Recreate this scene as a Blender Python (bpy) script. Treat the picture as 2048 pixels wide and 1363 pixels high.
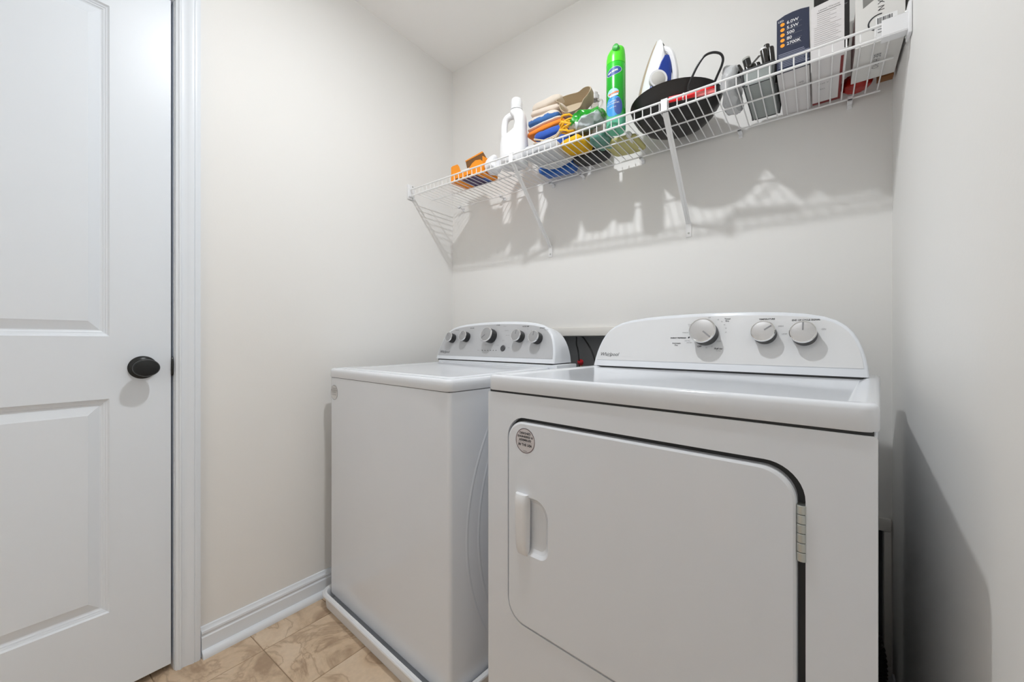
import bpy, bmesh, math, random
from mathutils import Vector, Matrix, noise

for o in list(bpy.data.objects): bpy.data.objects.remove(o)
SC = bpy.context.scene
COL = SC.collection
R = math.radians
random.seed(7)

# ------------------------------------------------------------------ camera, world, light, exposure
YAW = math.atan2(611.0, 807.0)
FPX = 807.0
cam_d = bpy.data.cameras.new('camera'); cam = bpy.data.objects.new('camera', cam_d); COL.objects.link(cam)
cam.location = (0, 0, 1.0); cam.rotation_euler = (R(90), 0, YAW)
cam_d.sensor_width = 36; cam_d.lens = FPX / 2048 * 36; cam_d.clip_start = 0.02
SC.camera = cam
w = bpy.data.worlds.new('world'); SC.world = w; w.use_nodes = True
w.node_tree.nodes['Background'].inputs[0].default_value = (0.02, 0.02, 0.02, 1)
vs = SC.view_settings; vs.view_transform = 'Standard'; vs.look = 'None'; vs.gamma = 1; vs.use_curve_mapping = False
vs.exposure = 0.33
LAMP = Vector((-0.65, 0.62, 2.418)); LAMP_R = 0.030; LAMP_STRENGTH = 330.0; LAMP_WATT = 8.2
HALL_FILL_STRENGTH = 120.0; HALL_FILL_WATT = 14.5  # lamp of the added hall, fill for the lower room
LAMP_COL = (0.945, 0.975, 1.0, 1)
SC.cycles.diffuse_bounces = 10; SC.cycles.max_bounces = 16

# room (metres): x across the back wall, y towards it, z up; photo pixels are 2048 x 1363
XL, XR, YB, YF, ZC = -1.563, 0.1665, 1.536, -0.50, 2.442
FWD = Vector((-math.sin(YAW), math.cos(YAW), 0)); RGT = Vector((math.cos(YAW), math.sin(YAW), 0)); EYE = Vector((0, 0, 1))
def ray(px, py): return FWD + RGT*((px-1024)/FPX) + Vector((0, 0, (681.5-py)/FPX))
def on_plane(px, py, p, n): r = ray(px, py); return EYE + r*((Vector(p)-EYE).dot(n)/r.dot(n))
def at_y(px, py, y): return on_plane(px, py, (0, y, 0), Vector((0, 1, 0)))
def at_z(px, py, z): return on_plane(px, py, (0, 0, z), Vector((0, 0, 1)))

# ------------------------------------------------------------------ materials
def srgb(r, g, b):
    f = lambda c: (c/255/12.92) if c/255 <= 0.04045 else ((c/255+0.055)/1.055)**2.4
    return (f(r), f(g), f(b), 1)
MATS = {}
def mat(name, col, rough=0.5, metal=0.0, coat=0.0, bump=0.0, bscale=200.0, trans=0.0, ior=1.45, var=0.0, vscale=6.0, sheen=0.0, alpha=1.0, spec=0.5, sss=0.0):
    if name in MATS: return MATS[name]
    m = bpy.data.materials.new(name); m.use_nodes = True; nt = m.node_tree; b = nt.nodes['Principled BSDF']
    b.inputs['Base Color'].default_value = col; b.inputs['Roughness'].default_value = rough
    b.inputs['Metallic'].default_value = metal; b.inputs['Coat Weight'].default_value = coat; b.inputs['Coat Roughness'].default_value = 0.05
    b.inputs['Transmission Weight'].default_value = trans; b.inputs['IOR'].default_value = ior
    b.inputs['Sheen Weight'].default_value = sheen; b.inputs['Alpha'].default_value = alpha; b.inputs['Specular IOR Level'].default_value = spec
    tc = nt.nodes.new('ShaderNodeTexCoord')
    if var:
        n = nt.nodes.new('ShaderNodeTexNoise'); n.inputs['Scale'].default_value = vscale; n.inputs['Detail'].default_value = 5
        nt.links.new(tc.outputs['Object'], n.inputs['Vector'])
        mx = nt.nodes.new('ShaderNodeMixRGB'); mx.blend_type = 'MIX'
        mx.inputs[1].default_value = [c*(1-var) for c in col[:3]]+[1]; mx.inputs[2].default_value = [min(1, c*(1+var)) for c in col[:3]]+[1]
        nt.links.new(n.outputs['Fac'], mx.inputs[0]); nt.links.new(mx.outputs[0], b.inputs['Base Color'])
    if bump:
        n = nt.nodes.new('ShaderNodeTexNoise'); n.inputs['Scale'].default_value = bscale; n.inputs['Detail'].default_value = 3
        nt.links.new(tc.outputs['Object'], n.inputs['Vector'])
        bp = nt.nodes.new('ShaderNodeBump'); bp.inputs['Strength'].default_value = bump; bp.inputs['Distance'].default_value = 0.002
        nt.links.new(n.outputs['Fac'], bp.inputs['Height']); nt.links.new(bp.outputs['Normal'], b.inputs['Normal'])
    MATS[name] = m; return m

M_WALL = mat('wall paint', (0.775, 0.766, 0.748, 1), 0.62, bump=0.06, bscale=160, spec=0.35)
M_CEIL = mat('ceiling paint', (0.91, 0.905, 0.895, 1), 0.8, bump=0.05, bscale=120, spec=0.2)
M_TRIM = mat('white semi gloss trim', (0.735, 0.77, 0.815, 1), 0.33)
M_DOOR = mat('white door paint', (0.725, 0.765, 0.815, 1), 0.36, bump=0.04, bscale=90)
M_ENAMEL = mat('white enamel', (0.74, 0.765, 0.805, 1), 0.12)
M_PLASTIC = mat('white plastic', (0.78, 0.785, 0.80, 1), 0.28)
M_PAN = mat('white drain pan plastic', (0.76, 0.77, 0.79, 1), 0.3)
M_DARK = mat('dark seal', (0.045, 0.045, 0.045, 1), 0.6)
M_SILVER = mat('silver control panel', (0.72, 0.725, 0.735, 1), 0.32, metal=0.15)
M_GREYP = mat('grey control panel', (0.50, 0.505, 0.52, 1), 0.35, metal=0.15)
M_KNOB = mat('brushed knob cap', (0.62, 0.62, 0.63, 1), 0.30, metal=0.9)
M_KNOBG = mat('grey knob cap', (0.42, 0.42, 0.43, 1), 0.32, metal=0.7)
M_CHROME = mat('chrome', (0.8, 0.8, 0.8, 1), 0.12, metal=1)
M_BLACKP = mat('black plastic', (0.02, 0.02, 0.021, 1), 0.35)
M_INK = mat('black ink', (0.03, 0.03, 0.035, 1), 0.6)
M_INKG = mat('grey ink', (0.25, 0.25, 0.26, 1), 0.6)
M_KNOBB = mat('oil rubbed bronze', (0.022, 0.023, 0.023, 1), 0.33, metal=0.4)
M_STEEL = mat('zinc steel', (0.55, 0.57, 0.54, 1), 0.3, metal=0.9)
M_WIRE = mat('white vinyl wire', (0.82, 0.82, 0.82, 1), 0.3)

# ------------------------------------------------------------------ mesh helpers
class B:
    def __init__(s): s.bm = bmesh.new()
    def _bev(s, verts, bev, seg, filt=None):
        vs_ = set(verts); ed = [e for e in s.bm.edges if e.verts[0] in vs_ and e.verts[1] in vs_ and (filt is None or filt(e))]
        bmesh.ops.bevel(s.bm, geom=ed, offset=bev, segments=seg, profile=0.5, affect='EDGES')
    def box(s, x0, x1, y0, y1, z0, z1, bev=0, seg=2, filt=None):
        v = [s.bm.verts.new(p) for p in ((x0,y0,z0),(x1,y0,z0),(x1,y1,z0),(x0,y1,z0),(x0,y0,z1),(x1,y0,z1),(x1,y1,z1),(x0,y1,z1))]
        for f in ((3,2,1,0),(4,5,6,7),(0,1,5,4),(1,2,6,5),(2,3,7,6),(3,0,4,7)): s.bm.faces.new([v[i] for i in f])
        if bev: s._bev(v, bev, seg, filt)
        return s
    def loft(s, secs, cap=True, closed=True, loop=False):
        rows = [[s.bm.verts.new(p) for p in sec] for sec in secs]
        n = len(rows[0]); m = n if closed else n-1
        pairs = list(zip(rows, rows[1:])) + ([(rows[-1], rows[0])] if loop else [])
        for a, b in pairs:
            for i in range(m):
                j = (i+1) % n
                try: s.bm.faces.new((a[i], a[j], b[j], b[i]))
                except ValueError: pass
        if cap and closed and not loop:
            s.bm.faces.new(list(reversed(rows[0]))); s.bm.faces.new(rows[-1])
        return s
    def prism(s, pts, plane, a, b, bev=0, seg=2):
        if plane == 'xz': f = lambda p, d: (p[0], d, p[1])
        elif plane == 'xy': f = lambda p, d: (p[0], p[1], d)
        else: f = lambda p, d: (d, p[0], p[1])
        A = [s.bm.verts.new(f(p, a)) for p in pts]; Bv = [s.bm.verts.new(f(p, b)) for p in pts]; n = len(pts)
        s.bm.faces.new(A); s.bm.faces.new(list(reversed(Bv)))
        for i in range(n): s.bm.faces.new((A[i], Bv[i], Bv[(i+1)%n], A[(i+1)%n]))
        if bev:
            sa, sb = set(A), set(Bv)
            s._bev(A+Bv, bev, seg, lambda e: (e.verts[0] in sa and e.verts[1] in sa) or (e.verts[0] in sb and e.verts[1] in sb))
        return s
    def lathe(s, prof, seg=32, mtx=None, sx=1, sy=1):
        mtx = mtx or Matrix()
        rows = []
        for r, z in prof:
            if r < 1e-6: rows.append([s.bm.verts.new(mtx @ Vector((0, 0, z)))])
            else: rows.append([s.bm.verts.new(mtx @ Vector((r*sx*math.cos(2*math.pi*i/seg), r*sy*math.sin(2*math.pi*i/seg), z))) for i in range(seg)])
        for a, b in zip(rows, rows[1:]):
            for i in range(seg):
                j = (i+1) % seg
                if len(a) == 1 and len(b) == 1: continue
                if len(a) == 1: s.bm.faces.new((a[0], b[j], b[i]))
                elif len(b) == 1: s.bm.faces.new((a[i], a[j], b[0]))
                else: s.bm.faces.new((a[i], a[j], b[j], b[i]))
        for row, rev in ((rows[0], True), (rows[-1], False)):
            if len(row) > 1: s.bm.faces.new(list(reversed(row)) if rev else row)
        return s
    def tube(s, path, r, seg=8, closed=False, sq=None):
        P = [Vector(p) for p in path]; n = len(P); secs = []; up = None
        for i in range(n):
            if closed: t = P[(i+1)%n]-P[i-1]
            else: t = P[min(i+1, n-1)]-P[max(i-1, 0)]
            t.normalize()
            if up is None:
                up = Vector((0, 0, 1)) if abs(t.z) < 0.9 else Vector((1, 0, 0))
            a = t.cross(up); a.normalize(); b = a.cross(t); b.normalize(); up = b
            rr = r[i] if isinstance(r, (list, tuple)) else r
            secs.append([P[i]+(a*math.cos(2*math.pi*k/seg)+b*math.sin(2*math.pi*k/seg))*rr for k in range(seg)])
        return s.loft(secs, loop=closed)
    def bar(s, p, q, wv, tv):                       # straight flat bar between p and q; wv,tv half-extent vectors
        p, q, wv, tv = map(Vector, (p, q, wv, tv))
        return s.loft([[c+wv+tv, c-wv+tv, c-wv-tv, c+wv-tv] for c in (p, q)])
    def holed(s, outer, inner, plane, a, b):        # plate with a hole
        if plane == 'xz': f = lambda p, d: (p[0], d, p[1])
        else: f = lambda p, d: (p[0], p[1], d)
        for d, o in ((a, 0), (b, 1)):
            es = []
            for lp in (outer, inner):
                v = [s.bm.verts.new(f(p, d)) for p in lp]
                es += [s.bm.edges.new((v[i], v[(i+1) % len(v)])) for i in range(len(v))]
                if o == 0: s.__dict__.setdefault('tmp', []).append(v)
                else:
                    A = s.tmp.pop(0)
                    for i in range(len(v)): s.bm.faces.new((A[i], v[i], v[(i+1) % len(v)], A[(i+1) % len(v)]))
            bmesh.ops.triangle_fill(s.bm, edges=es, use_beauty=True)
        return s
    def noise(s, amp, scale, seed=0, flat=None):
        for v in s.bm.verts:
            d = noise.noise_vector(v.co*scale+Vector((seed*7.3, seed*3.1, seed*1.7)))*amp
            if flat is not None: d *= flat(v.co)
            v.co += d
        return s
    def clampz(s, z0):
        for v in s.bm.verts: v.co.z = max(v.co.z, z0)
        return s
    def xf(s, m): bmesh.ops.transform(s.bm, matrix=m, verts=s.bm.verts); return s
    def out(s, name, m, parent=None, angle=35, smooth=True):
        bmesh.ops.recalc_face_normals(s.bm, faces=s.bm.faces)
        me = bpy.data.meshes.new(name); s.bm.to_mesh(me); s.bm.free()
        if smooth:
            for p in me.polygons: p.use_smooth = True
            me.set_sharp_from_angle(angle=R(angle))
        me.materials.append(m)
        o = bpy.data.objects.new(name, me); COL.objects.link(o)
        if parent: o.parent = parent
        return o

def rrect(x0, x1, z0, z1, r, n=8):
    r = r if isinstance(r, (list, tuple)) else (r,)*4         # bl, br, tr, tl
    pts = []
    for (cx, cz, a0), rr in zip(((x0+r[0], z0+r[0], 180), (x1-r[1], z0+r[1], 270), (x1-r[2], z1-r[2], 0), (x0+r[3], z1-r[3], 90)), r):
        for i in range(n+1): a = R(a0+90*i/n); pts.append((cx+rr*math.cos(a), cz+rr*math.sin(a)))
    return pts
def superell(b, c, a, e1=0.5, e2=0.4, nu=28, nv=16, mtx=None):
    sp = lambda v, e: math.copysign(abs(v)**e, v)
    secs = []
    for j in range(1, nv):
        v = -math.pi/2+math.pi*j/nv
        secs.append([Vector((a[0]*sp(math.cos(v), e1)*sp(math.cos(2*math.pi*i/nu), e2), a[1]*sp(math.cos(v), e1)*sp(math.sin(2*math.pi*i/nu), e2), a[2]*sp(math.sin(v), e1))) for i in range(nu)])
    m = Matrix.Translation(c) @ (mtx or Matrix())
    b.loft([[m @ p for p in s_] for s_ in secs]); return b
def rot(ax, deg): return Matrix.Rotation(R(deg), 4, ax)
def axis_m(origin, zdir, xdir=None):
    z = Vector(zdir).normalized(); x = Vector(xdir) if xdir else (Vector((1, 0, 0)) if abs(z.x) < 0.9 else Vector((0, 1, 0)))
    x = (x-z*x.dot(z)).normalized(); y = z.cross(x)
    m = Matrix((x, y, z)).transposed().to_4x4(); m.translation = Vector(origin); return m

def tag(o, label, cat, group=None):
    o['label'] = label; o['category'] = cat
    if group: o['group'] = group
    return o
def thing(name, label, cat, loc=(0, 0, 0), rz=0, group=None):
    o = bpy.data.objects.new(name, None); COL.objects.link(o); o.empty_display_size = 0.05
    o.location = loc; o.rotation_euler = (0, 0, rz); return tag(o, label, cat, group)
def struct(o): o['kind'] = 'structure'; return o

def text_verts(body, size, align='CENTER', bold=0.0, shear=0.0, sx=1.0):
    cu = bpy.data.curves.new('t', 'FONT'); cu.body = body; cu.size = size; cu.align_x = align; cu.align_y = 'CENTER'; cu.shear = shear; cu.offset = bold; cu.resolution_u = 3
    ob = bpy.data.objects.new('t', cu); COL.objects.link(ob); bpy.context.view_layer.update()
    me = bpy.data.meshes.new_from_object(ob.evaluated_get(bpy.context.evaluated_depsgraph_get()))
    vs_ = [(v.co.x*sx, v.co.y) for v in me.vertices]; fs = [tuple(p.vertices) for p in me.polygons]
    bpy.data.objects.remove(ob); bpy.data.curves.remove(cu); bpy.data.meshes.remove(me)
    return vs_, fs
def flat2d(name, shapes, f, m, parent):              # shapes: (verts2d, faces, (x,y), rot) -> one flat print mesh through mapping f(x,y)
    vv, ff = [], []
    for vs_, fs, (ox, oy), rt in shapes:
        k = len(vv); c, s_ = math.cos(R(rt)), math.sin(R(rt))
        vv += [f(ox+x*c-y*s_, oy+x*s_+y*c) for x, y in vs_]; ff += [tuple(i+k for i in q) for q in fs]
    me = bpy.data.meshes.new(name); me.from_pydata([tuple(v) for v in vv], [], ff); me.materials.append(m); me.update()
    o = bpy.data.objects.new(name, me); COL.objects.link(o); o.parent = parent; return o
def T(body, size, x, y, rt=0, **k): v, f = text_verts(body, size, **k); return (v, f, (x, y), rt)
def rect2(x0, x1, y0, y1, rt=0): cx, cy = (x0+x1)/2, (y0+y1)/2; a, b = (x1-x0)/2, (y1-y0)/2; return ([(-a,-b),(a,-b),(a,b),(-a,b)], [(0,1,2,3)], (cx, cy), rt)
def ring2(cx, cy, r0, r1, n=40, sx=1, sy=1, a0=0, a1=360, rt=0):
    v = []; f = []
    full = (a1-a0) == 360; k = n if full else n+1
    for i in range(k):
        a = R(a0+(a1-a0)*i/n); v += [(r0*sx*math.cos(a), r0*sy*math.sin(a)), (r1*sx*math.cos(a), r1*sy*math.sin(a))]
    for i in range(n): j = (i+1) % k; f.append((2*i, 2*i+1, 2*j+1, 2*j))
    return (v, f, (cx, cy), rt)
def disc2(cx, cy, rx, ry, n=32, rings=6, rt=0):
    v = [(0, 0)]; f = []
    for q in range(1, rings+1):
        for i in range(n): a = 2*math.pi*i/n; v.append((rx*q/rings*math.cos(a), ry*q/rings*math.sin(a)))
    for i in range(n): f.append((0, 1+i, 1+(i+1) % n))
    for q in range(rings-1):
        for i in range(n): a = 1+q*n; j = (i+1) % n; f.append((a+i, a+n+i, a+n+j, a+j))
    return (v, f, (cx, cy), rt)

# ------------------------------------------------------------------ the room
DY0, DY1, DZ1 = -0.408, 0.358, 2.035                 # door opening
b = B(); b.box(XL-0.1, XL, YF-0.1, DY0, 0, ZC); b.box(XL-0.1, XL, DY1, YB+0.1, 0, ZC); b.box(XL-0.1, XL, DY0, DY1, DZ1, ZC)
struct(b.out('wall_left', M_WALL, smooth=False))
HX0, HX1, HZ0, HZ1 = -0.955, -0.60, 0.84, 1.022      # outlet box hole in the back wall
VX0, VX1, VZ0, VZ1 = -0.07, 0.150, 0.10, 0.47        # dryer vent box hole
b = B()
b.box(XL, XR, YB, YB+0.1, HZ1, ZC); b.box(XL, HX0, YB, YB+0.1, HZ0, HZ1); b.box(HX1, XR, YB, YB+0.1, HZ0, HZ1)
b.box(XL, XR, YB, YB+0.1, VZ1, HZ0); b.box(XL, VX0, YB, YB+0.1, VZ0, VZ1); b.box(VX1, XR, YB, YB+0.1, VZ0, VZ1); b.box(XL, XR, YB, YB+0.1, 0, VZ0)
struct(b.out('wall_back', M_WALL, smooth=False))
struct(B().box(XR, XR+0.1, YF-0.1, YB+0.1, 0, ZC).out('wall_right', M_WALL, smooth=False))
FX0, FX1, FZ1 = -1.36, -0.50, 2.04                    # doorway added behind the camera, lets in fill light from an invented hall
b = B(); b.box(XL, FX0, YF-0.1, YF, 0, ZC); b.box(FX1, XR, YF-0.1, YF, 0, ZC); b.box(FX0, FX1, YF-0.1, YF, FZ1, ZC)
struct(b.out('wall_front', M_WALL, smooth=False))
HY = YF-0.1-1.15  # unseen hall, added to bounce fill light through the doorway
b = B(); b.box(-2.6, 1.2, HY-0.1, HY, 0, ZC); b.box(-2.7, -2.6, HY-0.1, YF-0.1, 0, ZC); b.box(1.2, 1.3, HY-0.1, YF-0.1, 0, ZC); b.box(-2.6, XL-0.1, YF-0.1, YF, 0, ZC); b.box(XR+0.1, 1.2, YF-0.1, YF, 0, ZC)
struct(b.out('wall_fill_hall', M_WALL, smooth=False))
struct(B().box(-2.7, 1.3, HY-0.1, YF-0.1, ZC, ZC+0.08).out('ceiling_fill_hall', M_CEIL, smooth=False))
struct(B().box(XL-0.1, XR+0.1, YF-0.1, YB+0.1, ZC, ZC+0.08).out('ceiling', M_CEIL, smooth=False))

# floor: a base in the joints' colour and one object for each square tile
m = bpy.data.materials.new('stone look tile'); m.use_nodes = True; nt = m.node_tree; bs = nt.nodes['Principled BSDF']
N = lambda t: nt.nodes.new('ShaderNode'+t)
tc = N('TexCoord'); oi = N('ObjectInfo'); ml = N('VectorMath'); ml.operation = 'SCALE'; cb = N('CombineXYZ')
m1 = N('Math'); m1.operation = 'MULTIPLY'; m1.inputs[1].default_value = 13.0
nt.links.new(oi.outputs['Random'], m1.inputs[0]); nt.links.new(m1.outputs[0], cb.inputs[0]); nt.links.new(m1.outputs[0], cb.inputs[1])
ad = N('VectorMath'); ad.operation = 'ADD'; nt.links.new(tc.outputs['Object'], ad.inputs[0]); nt.links.new(cb.outputs[0], ad.inputs[1])
n1 = N('TexNoise'); n1.inputs['Scale'].default_value = 5.0; n1.inputs['Detail'].default_value = 7; n1.inputs['Roughness'].default_value = 0.62; n1.inputs['Distortion'].default_value = 0.9
n2 = N('TexNoise'); n2.inputs['Scale'].default_value = 5; n2.inputs['Detail'].default_value = 6; n2.inputs['Distortion'].default_value = 1.4
n3 = N('TexNoise'); n3.inputs['Scale'].default_value = 70; n3.inputs['Detail'].default_value = 4
for n in (n1, n2, n3): nt.links.new(ad.outputs[0], n.inputs['Vector'])
r1 = N('ValToRGB'); r1.color_ramp.elements[0].position = 0.36; r1.color_ramp.elements[0].color = srgb(176, 150, 124); r1.color_ramp.elements[1].position = 0.60; r1.color_ramp.elements[1].color = srgb(222, 200, 174)
e = r1.color_ramp.elements.new(0.47); e.color = srgb(214, 189, 160)
nt.links.new(n1.outputs['Fac'], r1.inputs[0])
r2 = N('ValToRGB'); r2.color_ramp.elements[0].position = 0.46; r2.color_ramp.elements[0].color = (0, 0, 0, 1); r2.color_ramp.elements[1].position = 0.52; r2.color_ramp.elements[1].color = (0, 0, 0, 1)
e = r2.color_ramp.elements.new(0.49); e.color = (0.55, 0.55, 0.55, 1)
nt.links.new(n2.outputs['Fac'], r2.inputs[0])
mx = N('MixRGB'); mx.inputs[2].default_value = srgb(158, 130, 104); nt.links.new(r2.outputs[0], mx.inputs[0]); nt.links.new(r1.outputs[0], mx.inputs[1])
mg = N('MixRGB'); mg.blend_type = 'MULTIPLY'; mg.inputs[0].default_value = 0.22; nt.links.new(mx.outputs[0], mg.inputs[1]); nt.links.new(n3.outputs['Fac'], mg.inputs[2])
nt.links.new(mg.outputs[0], bs.inputs['Base Color']); bs.inputs['Roughness'].default_value = 0.42
bp = N('Bump'); bp.inputs['Strength'].default_value = 0.15; bp.inputs['Distance'].default_value = 0.002; nt.links.new(n1.outputs['Fac'], bp.inputs['Height']); nt.links.new(bp.outputs[0], bs.inputs['Normal'])
M_TILE = m
fl = struct(B().box(XL-0.1, XR+0.1, YF-0.1, YB+0.1, -0.06, -0.0015).out('floor', mat('grout', srgb(150, 128, 104), 0.7), smooth=False))
TP = 0.2466; g = 0.0014
tb = B().box(-TP/2+g, TP/2-g, -TP/2+g, TP/2-g, -0.006, 0.0, bev=0.0012, seg=1)
proto = None
xs = [-1.43+TP*(i+0.5) for i in range(-1, 7)]; ys = [0.5565+TP*(j+0.5) for j in range(-5, 4)]
for x in xs:
    for y in ys:
        if proto is None: t = proto = tb.out('tile', M_TILE, fl, smooth=False)
        else: t = proto.copy(); COL.objects.link(t)
        t.location = (x, y, 0); t.rotation_euler = (0, 0, R(90*random.randint(0, 3)))

struct(B().box(-2.7, 1.3, HY-0.1, YF-0.1, -0.06, 0.0).out('floor_fill_hall', mat('fill hall floor', srgb(190, 165, 138), 0.5, var=0.15, vscale=4), smooth=False))  # floor of the added fill hall

# baseboards with cap moulding and quarter-round shoe
def baseboard(name, p, q, nrm):
    p, q, nrm = Vector(p), Vector(q), Vector(nrm)
    prof = [(0, 0), (0.0130, 0), (0.0130, 0.060), (0.0095, 0.0635), (0.0095, 0.069), (0.0125, 0.073), (0.0118, 0.079), (0.0065, 0.084), (0.0045, 0.091), (0, 0.0925)]
    o = struct(B().loft([[c+nrm*a+Vector((0, 0, z)) for a, z in prof] for c in (p, q)]).out(name, M_TRIM))
    sh = [(0.0128, 0), (0.030, 0)]+[(0.0128+0.0172*math.cos(R(a)), 0.004+0.018*math.sin(R(a))) for a in range(0, 91, 15)]
    B().loft([[c+nrm*a+Vector((0, 0, z)) for a, z in sh] for c in (p, q)]).out('shoe_moulding', M_TRIM, o)
baseboard('baseboard_left', (XL, 0.424, 0), (XL, YB-0.031, 0), (1, 0, 0))
baseboard('baseboard_back', (XL+0.031, YB, 0), (XR-0.031, YB, 0), (0, -1, 0))
baseboard('baseboard_right', (XR, YB-0.031, 0), (XR, YF, 0), (-1, 0, 0))

# door casing and jamb
cas = [(0.0, 0), (0.0, 0.011), (0.006, 0.013), (0.008, 0.016), (0.012, 0.0165), (0.014, 0.0135), (0.019, 0.0125), (0.030, 0.0145), (0.040, 0.0185), (0.0435, 0.0185), (0.045, 0.0165), (0.047, 0.0185), (0.056, 0.0185), (0.0605, 0.017), (0.0605, 0)]
b = B()
b.loft([[Vector((XL+p, DY1+0.002+a, z+(a if z else 0))) for a, p in cas] for z in (0, DZ1+0.002)])
b.loft([[Vector((XL+p, DY0-0.002-a, z+(a if z else 0))) for a, p in cas] for z in (0, DZ1+0.002)])
b.loft([[Vector((XL+p, y+sg*a, DZ1+0.002+a)) for a, p in cas] for y, sg in ((DY0-0.002, -1), (DY1+0.002, 1))])
b.box(XL-0.1, XL+0.004, DY1-0.0005, DY1+0.002, 0, DZ1); b.box(XL-0.1, XL+0.004, DY0-0.002, DY0+0.0005, 0, DZ1); b.box(XL-0.1, XL+0.004, DY0, DY1, DZ1-0.001, DZ1+0.002)
b.box(XL-0.055, XL-0.042, DY1-0.012, DY1, 0, DZ1)
struct(b.out('trim_1', M_TRIM, angle=28))

# the two panel door
y0, y1, z0, z1, xf_ = DY0+0.003, DY1-0.0065, 0.022, DZ1-0.003, XL-0.002
PY0, PY1 = -0.272, 0.2185
pans = [(0.248, 0.840), (1.013, 1.928)]
b = B()
def q4(b, ya, yb, za, zb): b.bm.faces.new([b.bm.verts.new(p) for p in ((xf_, ya, za), (xf_, yb, za), (xf_, yb, zb), (xf_, ya, zb))])
q4(b, y0, PY0, z0, z1); q4(b, PY1, y1, z0, z1)
for za, zb in ((z0, pans[0][0]), (pans[0][1], pans[1][0]), (pans[1][1], z1)): q4(b, PY0, PY1, za, zb)
b.box(xf_-0.036, xf_-0.014, y0, y1, z0, z1)
for q in (((y0, z0), (y1, z0)), ((y1, z0), (y1, z1)), ((y1, z1), (y0, z1)), ((y0, z1), (y0, z0))):
    b.bm.faces.new([b.bm.verts.new(p) for p in ((xf_, *q[0]), (xf_, *q[1]), (xf_-0.014, *q[1]), (xf_-0.014, *q[0]))])
door = struct(b.out('door_1', M_DOOR, smooth=False))
for za, zb in pans:
    b = B(); rings = []
    for d, h in ((0, 0), (0.0035, -0.0045), (0.007, -0.006), (0.0075, -0.0075), (0.0115, -0.0085), (0.0125, -0.010), (0.0155, -0.0115), (0.018, -0.0115), (0.0405, -0.0035), (0.0415, -0.0030)):
        rings.append([Vector((xf_+h, *p)) for p in ((PY0+d, za+d), (PY1-d, za+d), (PY1-d, zb-d), (PY0+d, zb-d))])
    b.loft(rings, cap=False); b.bm.faces.new([b.bm.verts.new(p) for p in rings[-1]])
    b.out('panel', M_DOOR, door, angle=4)
kp = Vector((xf_, 0.287, 0.9235))
kb = B().lathe([(0, 0), (0.0325, 0), (0.0330, 0.002), (0.031, 0.006), (0.024, 0.010), (0.013, 0.012), (0.0115, 0.020), (0.0115, 0.030)], 40, axis_m(kp, (1, 0, 0))).out('rosette', M_KNOBB, door)
B().lathe([(0, 0.024), (0.012, 0.026), (0.021, 0.032), (0.0255, 0.040), (0.0265, 0.045), (0.0258, 0.0495), (0.0235, 0.0525), (0.015, 0.0548), (0, 0.0555)], 40, axis_m(kp, (1, 0, 0), (0, 1, 0)), sx=1.14, sy=0.93).out('knob', M_KNOBB, kb)
B().lathe([(0, 0), (0.0285, 0), (0.0285, 0.0035), (0.026, 0.0042), (0, 0.0042)], 28, axis_m((XL-0.002, DY1-0.0055, 0.9235), (0, 1, 0)), sx=0.30, sy=1).out('latch', M_KNOBB, door)

# ------------------------------------------------------------------ ceiling lamps (the room's own above the frame; an added one behind for fill)
def ceiling_lamp(label, pos, r, strength, watt):
    lp = thing('ceiling_lamp', label, 'lamp', (pos[0], pos[1], ZC)); dz = pos[2]-ZC
    B().lathe([(0, 0), (r+0.035, 0), (r+0.033, dz*0.5), (r+0.008, dz+0.001), (r+0.001, dz+0.001), (r+0.001, dz+0.004), (0, dz+0.004)], 40).out('housing', M_PLASTIC, lp)
    em = bpy.data.materials.new('lit lens'); em.use_nodes = True; ne = em.node_tree; ne.nodes.remove(ne.nodes['Principled BSDF'])
    ee = ne.nodes.new('ShaderNodeEmission'); ee.inputs[0].default_value = LAMP_COL; ee.inputs[1].default_value = strength
    ne.links.new(ee.outputs[0], ne.nodes['Material Output'].inputs[0])
    B().lathe([(0, dz+0.003), (r, dz+0.003)]+[(r*math.cos(R(a)), dz-0.55*r*math.sin(R(a))) for a in range(0, 91, 15)], 24).out('lens', em, lp)
    ld = bpy.data.lights.new('lamp_light', 'AREA'); ld.shape = 'DISK'; ld.size = 2*r; ld.energy = watt; ld.color = LAMP_COL[:3]
    lo = bpy.data.objects.new('lamp_light', ld); COL.objects.link(lo); lo.parent = lp; lo.location = (0, 0, dz-0.56*r-0.001)
ceiling_lamp('round white ceiling disc lamp over the laundry floor', LAMP, LAMP_R, LAMP_STRENGTH, LAMP_WATT)
ceiling_lamp('round white fill lamp added in the invented hall behind the camera', (0.35, YF-0.32, 2.418), 0.09, HALL_FILL_STRENGTH, HALL_FILL_WATT)  # added fill lamp, unseen behind the front wall

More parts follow.
